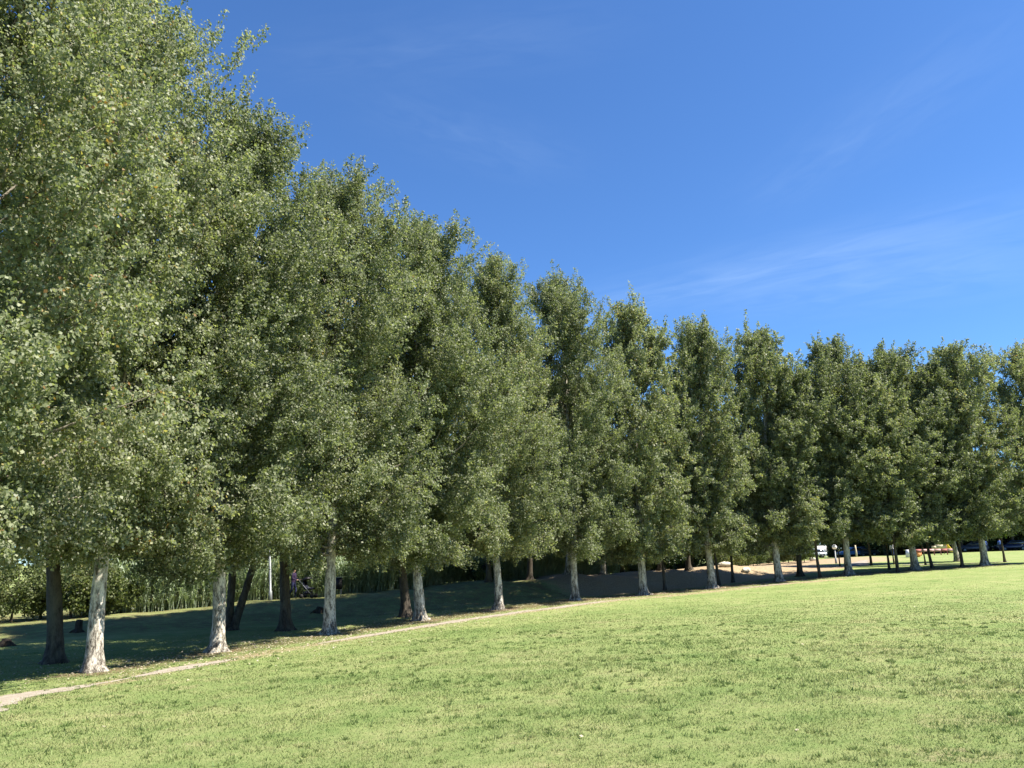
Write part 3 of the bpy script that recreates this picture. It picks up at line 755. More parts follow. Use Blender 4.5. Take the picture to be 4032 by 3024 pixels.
# slender young trees
def young(seed, H=7.5, first=2.2, R=1.5, r0=.085, leaf=.11):
    return poplar(seed, H, first, R, r0, 300, 30, leaf, .5, 1.0, 26)
YOUNG = [young(301), young(302, 6.2, 1.9, 1.4, .06), young(303, 8.5, 2.6, 1.6, .11),
         poplar(304, 17.0, 2.7, 3.4, .12, 2000, 64, .118, .5, 1.0, 70), poplar(305, 16.3, 3.0, 3.6, .11, 2000, 64, .118, .5, 1.0, 66),
         poplar(306, 8.6, 4.6, 1.2, .10, 260, 40, .118, .5, 1.0, 22)]
YM = (M['dark_shade_bark'], M['dark_shade_bark'], M['young_leaf'])
YG = "slender young trees among the far poplars"
ylist = [(2619, 2324, 5, "slender dark young tree leaning left, right of the split trunk"),
         (2833, 2306, 5, "slender dark young tree right behind the sunlit footed eighth trunk"),
         (2887, 2294, 5, "slender upright young tree standing before the bare bank with the pale stones"),
         (3230, 2275, 4, "slender leaning young tree in front of the white van"),
         (3308, 2230, 1, "small knotty young tree beside the white globe lamp"),
         (3431, 2227, 4, "young tree with a short thick dark stem right of the gravel path"),
         (3502, 2243, 0, "thin young tree with bright yellow green leaves, left of two more"),
         (3521, 2223, 1, "thinnest young tree standing far back in sun before the hedge"),
         (3535, 2254, 3, "leaning dark young tree left of the eleventh front trunk"),
         (3645, 2225, 1, "thin young tree in front of the far red rail, right of the orange tub"),
         (3671, 2236, 4, "dark young tree in front of the red rail, between thin stem and far trunk"),
         (3790, 2233, 3, "knobbly young tree left of the white lit trunk"),
         (3957, 2214, 0, "small young tree on the open lawn near the right edge")]
for i, (px, py, k, lb) in enumerate(ylist):
    P, _ = at_ground(px, py)
    put_tree("young_tree", YOUNG[k], YM if k < 3 else SHADE_PM, P, i * 1.7, 1.0 if k not in (3, 4) else .9, lb, "tree", YG, 1.0 if k not in (3, 4) else .84, lean=(0, -.03))
P, _ = at_ground(3770, 2211)
put_tree("poplar_tree", FAR[2], PM, P, .3, .8, "pale poplar standing alone in sun before the far red rail", "tree")

# ------------------------------------------------------------------ broad dark trees and shrubs beyond
def broad(seed, H=11, W=5.0, low=.6, leaf=.3, n=15000, trunk_r=.22, clumps=80):
    rng = np.random.default_rng(seed)
    c = rng.normal(size=(clumps, 3)); c /= np.linalg.norm(c, axis=1)[:, None]; c *= rng.uniform(.45, .95, clumps)[:, None]
    c = c * np.array([W, W, (H - low) / 2]) + np.array([0, 0, (H + low) / 2])
    k = rng.integers(0, clumps, n); rr = rng.uniform(.13, .30, clumps) * W
    d = rng.normal(size=(n, 3)); d /= np.linalg.norm(d, axis=1)[:, None]
    pos = c[k] + d * (rr[k] * rng.uniform(.35, 1.0, n) ** .5)[:, None]
    pos[:, 2] = np.maximum(pos[:, 2], low * .3 + rng.uniform(0, .4, n))
    ax = rng.normal(size=(n, 3)) + d * .5 + np.array([0, 0, -.4])
    v = rng.beta(2, 2.4, n) + rng.uniform(-.12, .12, clumps)[k]
    crown = crown_mesh("crown", pos, ax, leaf, rng, .8, d * 1.2 + np.array([0, 0, .4]), v)
    mbx = MB(); z = np.linspace(-.2, H * .75, 9); mbx.tube(np.stack([.1 * np.sin(z), .1 * np.cos(z * .8), z], 1), trunk_r * (1 - z / H) * (1 + .6 * np.exp(-np.maximum(z, 0) / .3)), 8, True, .05, rng)
    for i in range(8):
        a0 = rng.uniform(0, 6.28); q = np.linspace(0, 1, 4)[:, None]; h0 = rng.uniform(.25, .6) * H
        mbx.tube(np.array([0, 0, h0]) + q * np.array([math.cos(a0) * W * .6, math.sin(a0) * W * .6, H * .18]), trunk_r * .4 * (1 - .8 * q[:, 0]), 5, False)
    return mbx.mesh("trunk", True), None, crown
BROAD = [broad(401), broad(402, 13, 5.5, .8), broad(403, 9, 4.6, .3)]
BROAD_HIGH = [broad(411, 11, 5.2, 1.9), broad(412, 12, 5.6, 2.1)]
BM = (M['dark_shade_bark'], None, M['dark_leaf'])
BG = "dark broad trees closing the view beyond the reeds"
nb_ = 0
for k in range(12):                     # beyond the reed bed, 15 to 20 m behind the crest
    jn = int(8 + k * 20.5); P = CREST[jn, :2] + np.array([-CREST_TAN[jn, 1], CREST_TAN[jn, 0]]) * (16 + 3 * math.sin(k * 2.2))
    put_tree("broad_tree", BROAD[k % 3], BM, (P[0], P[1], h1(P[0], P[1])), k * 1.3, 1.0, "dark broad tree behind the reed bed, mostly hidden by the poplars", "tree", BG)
FG = "dark trees of the far tree line at the edge of the park"
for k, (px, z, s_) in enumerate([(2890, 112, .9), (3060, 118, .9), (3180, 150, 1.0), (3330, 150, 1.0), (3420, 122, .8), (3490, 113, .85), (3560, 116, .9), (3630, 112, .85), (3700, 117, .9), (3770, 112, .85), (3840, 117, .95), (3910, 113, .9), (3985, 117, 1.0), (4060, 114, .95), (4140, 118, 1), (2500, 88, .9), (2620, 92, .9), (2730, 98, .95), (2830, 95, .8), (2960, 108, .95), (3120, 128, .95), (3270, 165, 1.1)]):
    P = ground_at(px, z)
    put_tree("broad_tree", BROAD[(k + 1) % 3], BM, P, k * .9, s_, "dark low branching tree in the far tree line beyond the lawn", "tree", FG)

# clipped hedge sections closing the view under the far trees
def hedge_mesh(seed, L_=9.0, W=1.6, H=2.0, n=9000):
    rng = np.random.default_rng(seed); q = rng.uniform(-1, 1, (n, 3)); ax_ = rng.integers(0, 3, n); sg = rng.choice([-1, 1], n)
    q[np.arange(n), ax_] = sg * rng.uniform(.82, 1.03, n)
    p = q * np.array([L_ / 2, W / 2, H / 2]) + np.array([0, 0, H / 2]); p += .12 * np.sin(p[:, [1, 2, 0]] * 2.3 + seed)
    p[:, 2] = np.maximum(p[:, 2], 0)
    nb_ = q * (np.abs(q) > .8); v = rng.beta(2, 2.4, n)
    return crown_mesh("hedge", p, rng.normal(size=(n, 3)) + nb_ * .5, .24, rng, .8, nb_, v)
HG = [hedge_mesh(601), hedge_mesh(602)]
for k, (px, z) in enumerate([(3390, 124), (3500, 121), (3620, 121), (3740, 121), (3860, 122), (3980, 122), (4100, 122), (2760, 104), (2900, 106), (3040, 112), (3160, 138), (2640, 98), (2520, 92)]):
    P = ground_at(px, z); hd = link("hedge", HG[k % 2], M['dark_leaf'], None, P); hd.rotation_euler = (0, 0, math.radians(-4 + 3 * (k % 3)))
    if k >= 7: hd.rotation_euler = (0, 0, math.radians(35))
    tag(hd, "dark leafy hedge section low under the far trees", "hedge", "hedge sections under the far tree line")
for k, (px, z) in enumerate([(3800, 110), (3905, 111), (4010, 110), (4120, 111), (3700, 111)]):
    put_tree("broad_tree", BROAD_HIGH[k % 2], BM, ground_at(px, z), k * 1.3, 1.0, "dark broad tree shading the parked cars at the far right", "tree", "dark trees shading the far parked cars")
def shrub_parts(seed, H, W, leaf=.10, n=6500):
    tr_, _, cr_ = broad(seed, H, W, .05, leaf, n, .04, 46)
    return tr_, None, cr_
SHR = [shrub_parts(501, 2.6, 1.7), shrub_parts(502, 1.9, 1.5), shrub_parts(503, 1.3, 1.1)]
SM = (M['dark_shade_bark'], None, M['shrub_leaf'])
def shrub(px, z, k, s_, lb, mat=SM, grp=None, rz=0.0):
    P = ground_at(px, z); put_tree("shrub", SHR[k], mat, P, rz, s_, lb, "shrub", grp)
SG = "sunlit bushes at the left end of the reed bed"
for i, (px, z, k, s_, lb) in enumerate([(-60, 38, 0, 1.2, "pale green bush at the far left edge behind the dark bank"),
        (70, 37.5, 0, 1.15, "sunlit leafy bush left of the dark flared trunk"),
        (190, 39, 0, 1.25, "tall sunlit bush directly behind the dark flared trunk"),
        (300, 38.5, 0, 1.2, "sunlit bush between the dark flared trunk and the nearest pale trunk"),
        (410, 39, 1, 1.4, "bush with brownish seed heads right of the nearest pale trunk, where the reeds begin"),
        (500, 42, 0, 1.3, "bush behind the left end of the reeds under hanging leaves")]):
    shrub(px, z, k, s_, lb, SM, SG, i * 1.1)
shrub(1900, 51, 1, 1.0, "fresh green bush between the reeds and the fifth front trunk")
shrub(2500, 60, 1, .9, "pale green bush on the bank left of the split trunk")
shrub(2862, 72, 1, 1.1, "bright green bush on the far bank between two slender young trees")
shrub(2915, 74, 1, 1.0, "green bush on the far bank right of the slender upright tree")
shrub(2968, 80, 0, 1.0, "grey green bush beside the far dark poplar cluster")
shrub(3050, 96, 0, 1.1, "green bush seen between the poplar cluster and the ninth front trunk")
shrub(3110, 96, 0, 1.1, "round light green bush right of the ninth front trunk")
YB = (M['dark_shade_bark'], None, M['young_leaf'])
shrub(3172, 92, 0, .9, "yellow green sunlit bush left of the parked cars", YB)

# ------------------------------------------------------------------ reed bed behind the bank
def crest_index(px):
    q = (CREST - CP) @ np.stack([RC, FW], 1)
    return int(np.argmin(np.abs(q[:, 0] / q[:, 1] * FPX + 2016 - px)))
REED0, REED1 = crest_index(430), crest_index(2600)
def reeds():
    rng = np.random.default_rng(61); V_ = []; var = []
    js = rng.uniform(REED0, REED1, 9800); front = rng.random(9800) ** 1.3
    off = 3.6 + front * 6.0 + .8 * np.sin(js * .11)
    jn = js.astype(int); fr = (js - jn)[:, None]
    c = CREST[jn, :2] * (1 - fr) + CREST[np.minimum(jn + 1, 259), :2] * fr
    c = c + np.c_[-CREST_TAN[jn, 1], CREST_TAN[jn, 0]] * off[:, None]
    z0 = height(c[:, 0], c[:, 1])
    H = rng.uniform(1.7, 3.0, len(c)) * (0.82 + .18 * np.sin(js * .23) * np.sin(js * .057 + 1))
    for i in range(len(c)):
        lean = rng.normal(0, .10, 2); base = np.array([c[i, 0], c[i, 1], z0[i]]); top = base + np.array([lean[0] * H[i], lean[1] * H[i], H[i]])
        a0 = rng.uniform(0, 3.14); wv = np.array([math.cos(a0), math.sin(a0), 0]) * .012
        V_.append([base - wv, base + wv, top + wv * .4, top - wv * .4]); var.append(rng.uniform(.3, .9))
        for q in range(rng.integers(8, 12)):
            s_ = rng.uniform(.12, 1.0); p = base + (top - base) * s_; az = rng.uniform(0, 6.28); L_ = rng.uniform(.45, .85)
            d1 = np.array([math.cos(az) * .55, math.sin(az) * .55, .85]) ; d2 = np.array([math.cos(az) * 1.0, math.sin(az) * 1.0, -.05])
            wv = np.array([-math.sin(az), math.cos(az), 0]) * rng.uniform(.017, .032)
            m1 = p + d1 * L_ * .5; e = m1 + d2 * L_ * .5
            V_.append([p - wv * .6, p + wv * .6, m1 + wv, m1 - wv]); V_.append([m1 - wv, m1 + wv, e + wv * .15, e - wv * .15])
            vv = rng.beta(2, 2); var += [vv, vv]
    V_ = np.array(V_).reshape(-1, 3); n = len(V_) // 4
    me = new_mesh("reed_bed", V_, np.arange(n * 4).reshape(n, 4)); face_attr(me, "var", var); return me
rb_ = link("reed_bed", reeds(), M['reed']); tag(rb_, "bank of tall grey green reeds beyond the earth bank under the trees", "reeds", kind="stuff")

# ------------------------------------------------------------------ people, vehicles and park furniture
M['white_paint'] = plain("white_paint", (0.78, 0.78, 0.77), .35, .5, .03)
M['silver'] = plain("pale_blue_paint", (0.45, 0.52, 0.60), .3, .5, .05)
M['navy_paint'] = plain("navy_paint", (0.02, 0.03, 0.07), .3, .5, .08)
M['dark_paint'] = plain("dark_grey_paint", (0.05, 0.055, 0.075), .3, .5, .08)
M['blue_paint'] = plain("blue_paint", (0.06, 0.16, 0.36), .3, .5, .05)
M['glass'] = plain("dark_glass", (0.02, 0.025, 0.03), .08, .6, .1)
M['rubber'] = plain("black_rubber", (0.02, 0.02, 0.02), .8, .2, .2)
M['lamp'] = plain("lamp_lens", (0.7, 0.68, 0.62), .2, .5, .05)
M['steel'] = plain("galvanised_steel", (0.17, 0.185, 0.19), .5, .4, .1, .3)
M['black'] = plain("black_plastic", (0.018, 0.018, 0.02), .5, .3, .2)
M['cloth_dark'] = plain("dark_cloth", (0.02, 0.022, 0.035), .9, .1, .25)
M['cloth_navy'] = plain("navy_cloth", (0.03, 0.035, 0.085), .9, .1, .25)
M['cloth_purple'] = plain("purple_cloth", (0.04, 0.028, 0.062), .9, .1, .2)
M['cloth_white'] = plain("white_cloth", (0.62, 0.58, 0.60), .9, .1, .08)
M['cloth_blue'] = plain("blue_cloth", (0.10, 0.16, 0.42), .9, .1, .2)
M['skin'] = plain("skin", (0.42, 0.25, 0.17), .6, .3, .08)
M['hair'] = plain("dark_hair", (0.03, 0.02, 0.014), .6, .3, .2)
M['rail_red'] = plain("faded_red_wood", (0.34, 0.13, 0.115), .8, .2, .25, scale=3)
M['rail_pink'] = plain("pink_weathered_board", (0.50, 0.30, 0.28), .8, .2, .15, scale=3)
M['beige'] = plain("beige_panel", (0.50, 0.44, 0.27), .7, .2, .08)
M['yellow'] = plain("yellow_plastic", (0.75, 0.52, 0.06), .4, .4, .06)
M['orange'] = plain("orange_plastic", (0.70, 0.28, 0.09), .5, .4, .08)
M['stone'] = plain("pale_stone", (0.52, 0.49, 0.40), .9, .1, .2, scale=9)
M['timber'] = plain("pale_timber", (0.50, 0.42, 0.28), .8, .2, .2, scale=8)

def skin_mesh(name, joints, bones, radii, sub=1):
    me = bpy.data.meshes.new(name + "_skeleton"); me.from_pydata([tuple(j) for j in joints], bones, [])
    o = bpy.data.objects.new(name + "_skeleton", me); COL.objects.link(o)
    md = o.modifiers.new("skin", 'SKIN'); md.use_smooth_shade = True
    sb = o.modifiers.new("sub", 'SUBSURF'); sb.levels = sub; sb.render_levels = sub
    sk = me.skin_vertices[0].data
    for i, r in enumerate(radii):
        sk[i].radius = (r, r) if not isinstance(r, tuple) else r
        sk[i].use_root = (i == 0)
    bpy.context.view_layer.update()
    dg = bpy.context.evaluated_depsgraph_get()
    res = bpy.data.meshes.new_from_object(o.evaluated_get(dg)); res.name = name
    bpy.data.objects.remove(o); return res

def person(loc, rz, label, top, legs, arms='push', hair=True, H=1.66, group=None, bag=None):
    k = H / 1.7; rng = np.random.default_rng(int(abs(loc[0]) * 100) % 9999)
    # x is forward, y is left
    J = [(0, 0, .95), (.01, 0, 1.12), (.02, 0, 1.30), (.02, 0, 1.42), (.03, 0, 1.49), (.05, 0, 1.56), (.06, 0, 1.66),
         (.0, .10, .88), (.13, .10, .49), (.06, .10, .08), (.20, .10, .03),
         (.0, -.10, .88), (-.04, -.10, .49), (-.26, -.10, .13), (-.13, -.10, .05),
         (.02, .19, 1.39), (.02, -.19, 1.39)]
    if arms == 'push':
        J += [(.05, .24, 1.12), (.30, .20, 1.04), (.38, .18, 1.03), (.05, -.24, 1.12), (.30, -.20, 1.04), (.38, -.18, 1.03)]
    else:
        J += [(-.05, .25, 1.12), (.05, .25, .88), (.08, .25, .80), (.05, -.25, 1.12), (.12, -.25, .90), (.16, -.25, .83)]
    B = [(0, 1), (1, 2), (2, 3), (3, 4), (4, 5), (5, 6), (0, 7), (7, 8), (8, 9), (9, 10), (0, 11), (11, 12), (12, 13), (13, 14),
         (2, 15), (15, 17), (17, 18), (18, 19), (2, 16), (16, 20), (20, 21), (21, 22)]
    Rr = [(.13, .16), (.11, .14), (.13, .17), (.08, .11), .055, .085, .075, .095, .06, .04, .035, .095, .06, .04, .035,
          .062, .062, .042, .032, .026, .042, .032, .026]
    body = skin_mesh("body", [tuple(c * k for c in q) for q in J], B, [tuple(c * k for c in r) if isinstance(r, tuple) else r * k for r in Rr])
    root = empty("person", loc, rz); tag(root, label, "person", group)
    for mm in (M['skin'], top, legs, M['rubber']): body.materials.append(mm)
    for p in body.polygons:
        c = p.center; z = c.z / k; f = c.x / k
        idx = 1
        if z > 1.47: idx = 0
        elif z < .10: idx = 3
        elif z < .93 and abs(c.y) / k < .2: idx = 2
        elif (arms == 'push' and f > .31) or (arms != 'push' and abs(c.y) / k > .2 and z < .84): idx = 0
        p.material_index = idx
    link("body", body, None, root)
    if hair:
        mb = MB(); mb.blob((.035 * k, 0, 1.655 * k), (.105 * k, .095 * k, .11 * k), rng, 12, 8, .03); mb.build("hair", M['hair'], root, True)
    if bag:
        mb = MB(); mb.box((-.02, -.30, .98), (.16, .12, .30), 0, .75); b_o = mb.build("handbag", bag, None, bevel=.02)
        b_o.location = loc; b_o.rotation_euler = (0, 0, rz)
        tag(b_o, "pale bag hanging from the arm of the dark clothed walker", "bag")
    return root

P = ground_at(1157, 43.5)
person(P, math.radians(-8), "person in purple top and dark trousers pushing a pushchair along the reeds", M['cloth_purple'], M['cloth_navy'])
# pushchair
c_, s__ = math.cos(math.radians(-8)), math.sin(math.radians(-8))
Q = P + np.array([.92 * c_, .92 * s__, 0]); Q[2] = h1(Q[0], Q[1])
pc = empty("pushchair", Q, math.radians(-8)); tag(pc, "black pushchair on the bank pushed by the person in purple", "pushchair")
mb = MB()
for sy in (-.24, .24):
    mb.tube([(-.52, sy, 1.03), (-.25, sy, .72), (.30, sy, .16)], [.014, .014, .014], 6)
    mb.tube([(-.32, sy, .16), (.10, sy, .55), (.16, sy, .60)], [.014] * 3, 6)
mb.build("frame", M['steel'], pc)
mb = MB(); mb.tube([(-.52, -.25, 1.03), (-.52, .25, 1.03)], [.018, .018], 6); mb.build("handle", M['black'], pc)
mb = MB(); mb.prism([(-.22, .46), (.24, .46), (.30, .52), (.30, .56), (-.10, .58), (-.26, .98), (-.32, .96)], -.21, .21); mb.build("seat", M['cloth_dark'], pc, bevel=.012)
mb = MB(); mb.prism([(-.34, .90), (-.30, 1.06), (-.14, 1.16), (.05, 1.12), (.10, 1.04), (-.10, 1.00)], -.23, .23); mb.build("hood", M['black'], pc, bevel=.015)
mb = MB(); mb.box((-.05, 0, .30), (.40, .34, .14), 0, 1.1); mb.build("basket", M['cloth_dark'], pc, bevel=.01)
for sx in (-.32, .32):
    for sy in (-.26, .26):
        mb = MB(); mb.tube([(sx, sy - .02, .12), (sx, sy + .02, .12)], [.12, .12], 16); mb.build("wheel", M['rubber'], pc)

P = ground_at(2177, 57.0)
person(P, math.radians(200), "walker in dark clothes with a pale bag, before the reeds left of the sixth trunk", M['cloth_dark'], M['cloth_dark'], 'hang', group="people walking on the bank", bag=M['cloth_white'])
P = ground_at(2217, 57.5)
person(P, math.radians(190), "walker in navy clothes close beside the sixth front trunk", M['cloth_navy'], M['cloth_dark'], 'hang', group="people walking on the bank")
for px, z, tp, lb in [(3962 - 8, 104, M['cloth_blue'], "far person in blue standing by the hedge right of the white lit trunk"),
                      (3895, 104, M['cloth_blue'], "far person in blue beside the white lit trunk"),
                      (3524, 96, M['cloth_white'], "far person in pale clothes behind the thin young trees")]:
    person(ground_at(px, z), 1.2, lb, tp, M['cloth_navy'], 'hang', group="far people by the hedge")

# bin on two posts
P, _ = at_ground(1334, 2357); P = ground_at(1334, 43.0)
bn = empty("litter_bin", P, .2); tag(bn, "black litter bin on two short posts on the bank behind the third trunk", "bin")
mb = MB(); mb.box((0, 0, .74), (.40, .30, .60), 0, 1.06); mb.build("container", M['black'], bn, bevel=.03)
mb = MB(); mb.box((0, 0, 1.07), (.46, .36, .05)); mb.build("lid", M['steel'], bn, bevel=.015)
for sx in (-.15, .15):
    mb = MB(); mb.tube([(sx, .0, -.15), (sx, .0, .43)], [.025, .025], 8); mb.build("post", M['steel'], bn)
# lamp posts
def lamp_post(loc, H, r, label, globe=True, lean=0.0):
    o = empty("street_lamp", loc); o.rotation_euler = (0, lean, 0); tag(o, label, "street lamp")
    mb = MB(); mb.tube([(0, 0, -.2), (0, 0, .5), (0, 0, .52), (0, 0, H)], [r * 1.5, r * 1.4, r, r * .8], 10); mb.build("pole", M['steel'], o, True)
    if globe:
        mb = MB(); mb.blob((0, 0, H + .2), (.24, .24, .24), np.random.default_rng(1), 16, 10, 0); mb.build("globe", M['white_paint'], o, True)
        mb = MB(); mb.tube([(0, 0, H - .06), (0, 0, H + .02)], [.09, .12], 10); mb.build("collar", M['steel'], o)
    else:
        mb = MB(); mb.tube([(0, 0, H), (.3, 0, H + .12), (.8, 0, H + .16)], [r * .8, r * .7, r * .6], 8); mb.build("arm", M['steel'], o, True)
        mb = MB(); mb.box((.95, 0, H + .15), (.5, .2, .1), 0, .8); mb.build("lamp_head", M['steel'], o, bevel=.02)
    return o
lamp_post(ground_at(1070, 43), 5.0, .07, "pale grey lamp post on the bank left of the second dark trunk", False, -.06)
lamp_post(ground_at(3296, 78), 1.45, .07, "short lamp post with a white globe on the bare earth beside a knotty tree", True)
mb = MB(); mb.tube([(0, 0, -.2), (0, 0, .95), (0, 0, 1.0)], [.06, .06, .02], 8)
o = mb.build("marker_post", M['white_paint'], None, loc=ground_at(3258, 108)); tag(o, "thin white post right of the white van", "post")

# vehicles
def vehicle(name, loc, rz, label, paint, L_=4.3, W=1.75, H=1.48, van=False, cat="car", group=None):
    o = empty(name, loc, rz); tag(o, label, cat, group); h = L_ / 2
    if van: low = [(-h, .35), (-h, H * .96), (-h + .12, H), (h - 1.45, H), (h - .75, H * .62), (h - .1, H * .52), (h, H * .40), (h, .35)]
    else: low = [(-h, .38), (-h - .02, .78), (-h + .25, .92), (h - 1.25, .94), (h - .25, .78), (h, .62), (h, .36)]
    mb = MB(); mb.prism(low, -W / 2, W / 2); mb.build("body", paint, o, bevel=.05)
    if not van:
        cab = [(-h + .18, .92), (-h + .55, H - .04), (-h + .9, H), (h - 2.05, H), (h - 1.2, .92)]
        mb = MB(); mb.prism(cab, -W / 2 + .10, W / 2 - .10); mb.build("cabin", paint, o, bevel=.05)
        wl = [(-h + .42, .97), (-h + .70, H - .10), (h - 2.1, H - .10), (h - 1.45, .97)]
        for sy in (-1, 1):
            mb = MB(); y = sy * (W / 2 - .095); mb.prism(wl, min(y, y + sy * .012), max(y, y + sy * .012)); mb.build("side_window", M['glass'], o)
        mb = MB(); mb.add([(h - 1.19, -W / 2 + .2, .98), (h - 1.19, W / 2 - .2, .98), (h - 2.0, W / 2 - .24, H - .07), (h - 2.0, -W / 2 + .24, H - .07)], [(0, 1, 2, 3)])
        ms_ = mb.build("windscreen", M['glass'], o); ms_.location = (.03, 0, .02)
        mb = MB(); mb.add([(-h + .20, -W / 2 + .22, .98), (-h + .20, W / 2 - .22, .98), (-h + .50, W / 2 - .26, H - .10), (-h + .50, -W / 2 + .26, H - .10)], [(0, 1, 2, 3)])
        ms_ = mb.build("rear_window", M['glass'], o); ms_.location = (-.03, 0, .02)
    else:
        for sy in (-1, 1):
            y = sy * W / 2; wl = [(h - 1.75, H * .62), (h - 1.75, H * .9), (h - 1.42, H * .9), (h - .92, H * .62)]
            mb = MB(); mb.prism(wl, min(y, y + sy * .01), max(y, y + sy * .01)); mb.build("side_window", M['glass'], o)
        mb = MB(); mb.add([(h - .80, -W / 2 + .12, H * .645), (h - .80, W / 2 - .12, H * .645), (h - 1.38, W / 2 - .16, H * .96), (h - 1.38, -W / 2 + .16, H * .96)], [(0, 1, 2, 3)])
        ms_ = mb.build("windscreen", M['glass'], o); ms_.location = (.03, 0, .02)
        mb = MB(); mb.box((-h - .006, 0, H * .72), (.012, W * .72, H * .26)); mb.build("rear_window", M['glass'], o)
    for sx in (-h + .8, h - .85):
        for sy in (-1, 1):
            mb = MB(); mb.tube([(sx, sy * (W / 2 - .2), .32), (sx, sy * (W / 2 + .015), .32)], [.32, .32], 18)
            wh = mb.build("wheel", M['rubber'], o)
            mb = MB(); mb.tube([(sx, sy * (W / 2 + .016), .32), (sx, sy * (W / 2 + .03), .32)], [.19, .16], 14); mb.build("rim", M['steel'], wh)
    for sy in (-1, 1):
        mb = MB(); mb.box((h - .03, sy * (W / 2 - .3), .66 if not van else H * .42), (.08, .34, .14)); mb.build("headlight", M['lamp'], o, bevel=.02)
    return o
CG = "vehicles parked at the far edge of the park"
vehicle("parked_van", ground_at(3238, 128), math.radians(150), "white van parked in sun beyond the bare earth", M['white_paint'], 4.6, 1.85, 1.9, True, "van", CG)
vehicle("parked_car", ground_at(3206, 124), math.radians(168), "pale silver blue car parked left of the white van", M['silver'], group=CG)
vehicle("parked_car", ground_at(3362, 116), math.radians(185), "blue car parked right of the tenth trunk", M['blue_paint'], group=CG)
vehicle("parked_car", ground_at(3406, 116), math.radians(175), "dark grey car parked above the gravel path", M['dark_paint'], group=CG)
vehicle("parked_car", ground_at(3835, 110), math.radians(178), "dark car in the shade left of the white lit trunk", M['dark_paint'], group=CG)
vehicle("parked_car", ground_at(3990, 110), math.radians(182), "navy car in the shade near the right edge", M['navy_paint'], group=CG)

# red rail with boards on short posts, beyond the lawn
zr_ = 94.0
A_ = ground_at(3612, zr_); B_ = ground_at(3768, zr_); dv = (B_ - A_)[:2]; Ln = float(np.hypot(*dv)); rzr = math.atan2(dv[1], dv[0])
rl = empty("rail_fence", ((A_ + B_) / 2), rzr); rl.location.z = max(A_[2], B_[2]); tag(rl, "low faded red board rail on short posts beyond the lawn", "fence")
for i in range(6):
    x0 = -Ln / 2 + Ln / 6 * i; mb = MB(); mb.box((x0 + Ln / 12, 0, .58), (Ln / 6 - .02, .05, .30)); mb.build("board", M['rail_pink'] if i in (1, 2, 3, 5) else M['rail_red'], rl, bevel=.008)
for i in range(7):
    x0 = -Ln / 2 + Ln / 6 * i; mb = MB(); mb.box((x0, .06, .28), (.10, .08, .9)); mb.build("post", M['rail_red'], rl)
mb = MB(); mb.box((0, 0, .62), (1.3, .5, .5)); mb.box((-.85, 0, .54), (.5, .45, .34)); 
P = ground_at(3718, 98); P[2] += .35
o = mb.build("crate_box", M['beige'], None, bevel=.03, loc=P); tag(o, "beige box standing behind the red rail", "box")
P = ground_at(3745, 98)
sl_ = empty("play_slide", P, .5); tag(sl_, "small yellow play slide behind the red rail", "slide")
mb = MB(); mb.prism([(-.7, 1.25), (-.3, 1.30), (.75, .35), (1.0, .30), (1.0, .22), (.7, .25), (-.35, 1.18), (-.7, 1.15)], -.25, .25); mb.build("chute", M['yellow'], sl_, bevel=.02)
mb = MB()
for sy in (-.22, .22): mb.tube([(-.55, sy, -.1), (-.6, sy, 1.2)], [.03, .03], 8)
mb.build("legs", M['rail_red'], sl_)
mb = MB(); mb.tube([(0, 0, 0), (0, 0, .12), (0, 0, .42), (0, 0, .46), (0, 0, .40)], [.30, .42, .52, .55, .47], 16)
o = mb.build("tub", M['orange'], None, True, loc=ground_at(3618, 84)); tag(o, "orange plastic tub on the lawn right of the eleventh trunk", "tub")
mb = MB(); mb.prism([(-.30, 0), (-.22, 0), (0, .74), (.22, 0), (.30, 0), (.04, .82), (-.04, .82)], -.28, .28)
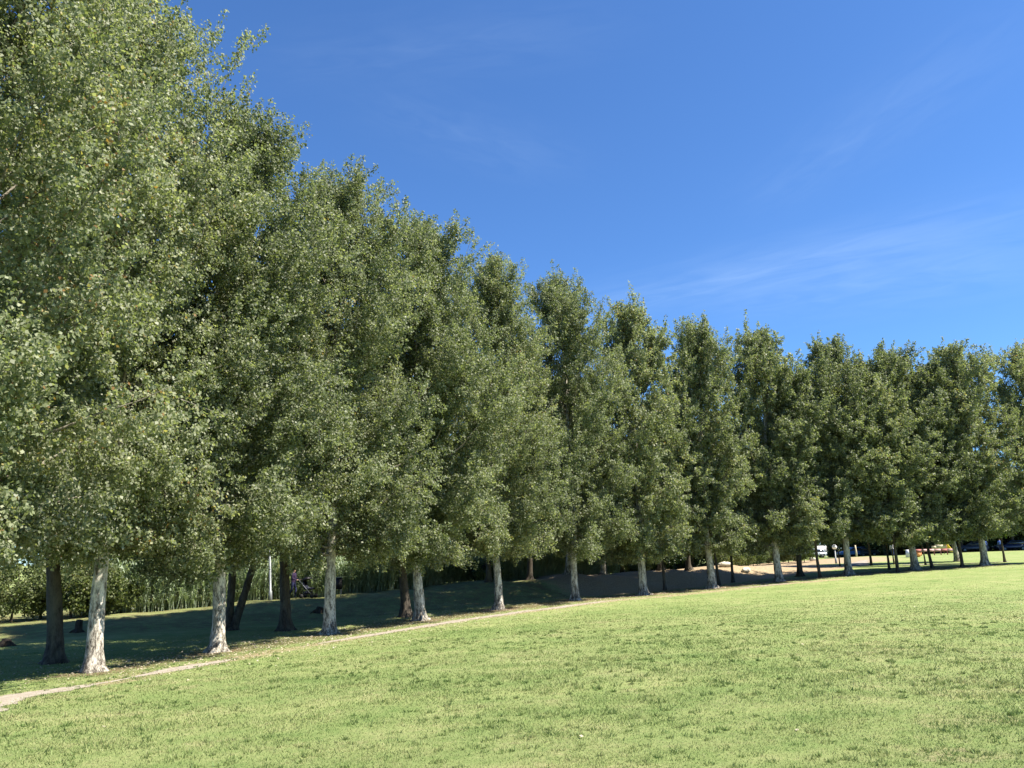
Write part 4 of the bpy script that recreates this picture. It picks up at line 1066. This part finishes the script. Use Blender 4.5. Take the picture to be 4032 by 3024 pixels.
o = mb.build("folding_board", M['white_paint'], None, loc=ground_at(3588, 84)); o.rotation_euler = (0, 0, .7); tag(o, "small white folding board on the lawn left of the eleventh trunk", "board")
# timber post stump right of the tenth trunk
mb = MB(); mb.tube([(0, 0, -.2), (.0, 0, .6), (-.05, 0, 1.5)], [.13, .11, .10], 8, True)
o = mb.build("timber_post", M['timber'], None, True, loc=ground_at(3380, 98)); tag(o, "pale timber post between the blue car and the dark grey car", "post")

# stones and low dark stumps
def stone(px, py, size, label, mat, seed, grp=None):
    P, _ = at_ground(px, py); rng = np.random.default_rng(seed); mb = MB(); mb.blob((0, 0, size[2] * .55), size, rng, 12, 8, .09)
    o = mb.build("stone", mat, None, True, loc=P); o.rotation_euler = (0, 0, seed); tag(o, label, "stone", grp)
stone(2856, 2233, (.55, .35, .22), "pale stone on top of the far bank between two slender trees", M['stone'], 3)
stone(2938, 2253, (.42, .3, .2), "pale stone lower down on the bare slope right of the slender trees", M['stone'], 4)
stone(3200, 2207, (.45, .3, .25), "pale stone in the shade below the parked cars", M['stone'], 6)
M['root'] = plain("dark_root", (0.05, 0.04, 0.03), .95, .1, .3, scale=10)
def stump(px, py, r, hgt, label, seed):
    P, _ = at_ground(px, py); rng = np.random.default_rng(seed); mb = MB()
    mb.tube([(0, 0, -.2), (0, 0, 0), (.02, 0, .12), (.03, 0, hgt * .7), (.05, 0, hgt)], [r * 1.9, r * 1.6, r * 1.15, r, r * .9], 12, True, .09, rng)
    for a0 in np.linspace(0, 6.28, 6)[:-1]:
        mb.tube([(0, 0, .15), (math.cos(a0) * r * 1.6, math.sin(a0) * r * 1.6, .05), (math.cos(a0) * r * 2.6, math.sin(a0) * r * 2.6, -.05)], [r * .4, r * .3, r * .1], 6)
    o = mb.build("tree_stump", M['root'], None, True, loc=P); tag(o, label, "stump")
stump(20, 2545, .18, .22, "dark tree stump at the left edge in the shade", 1)
stump(305, 2490, .14, .5, "tall dark stump just left of the nearest pale trunk", 2)
stump(1258, 2412, .18, .22, "dark stump on the slope left of the third pale trunk", 5)
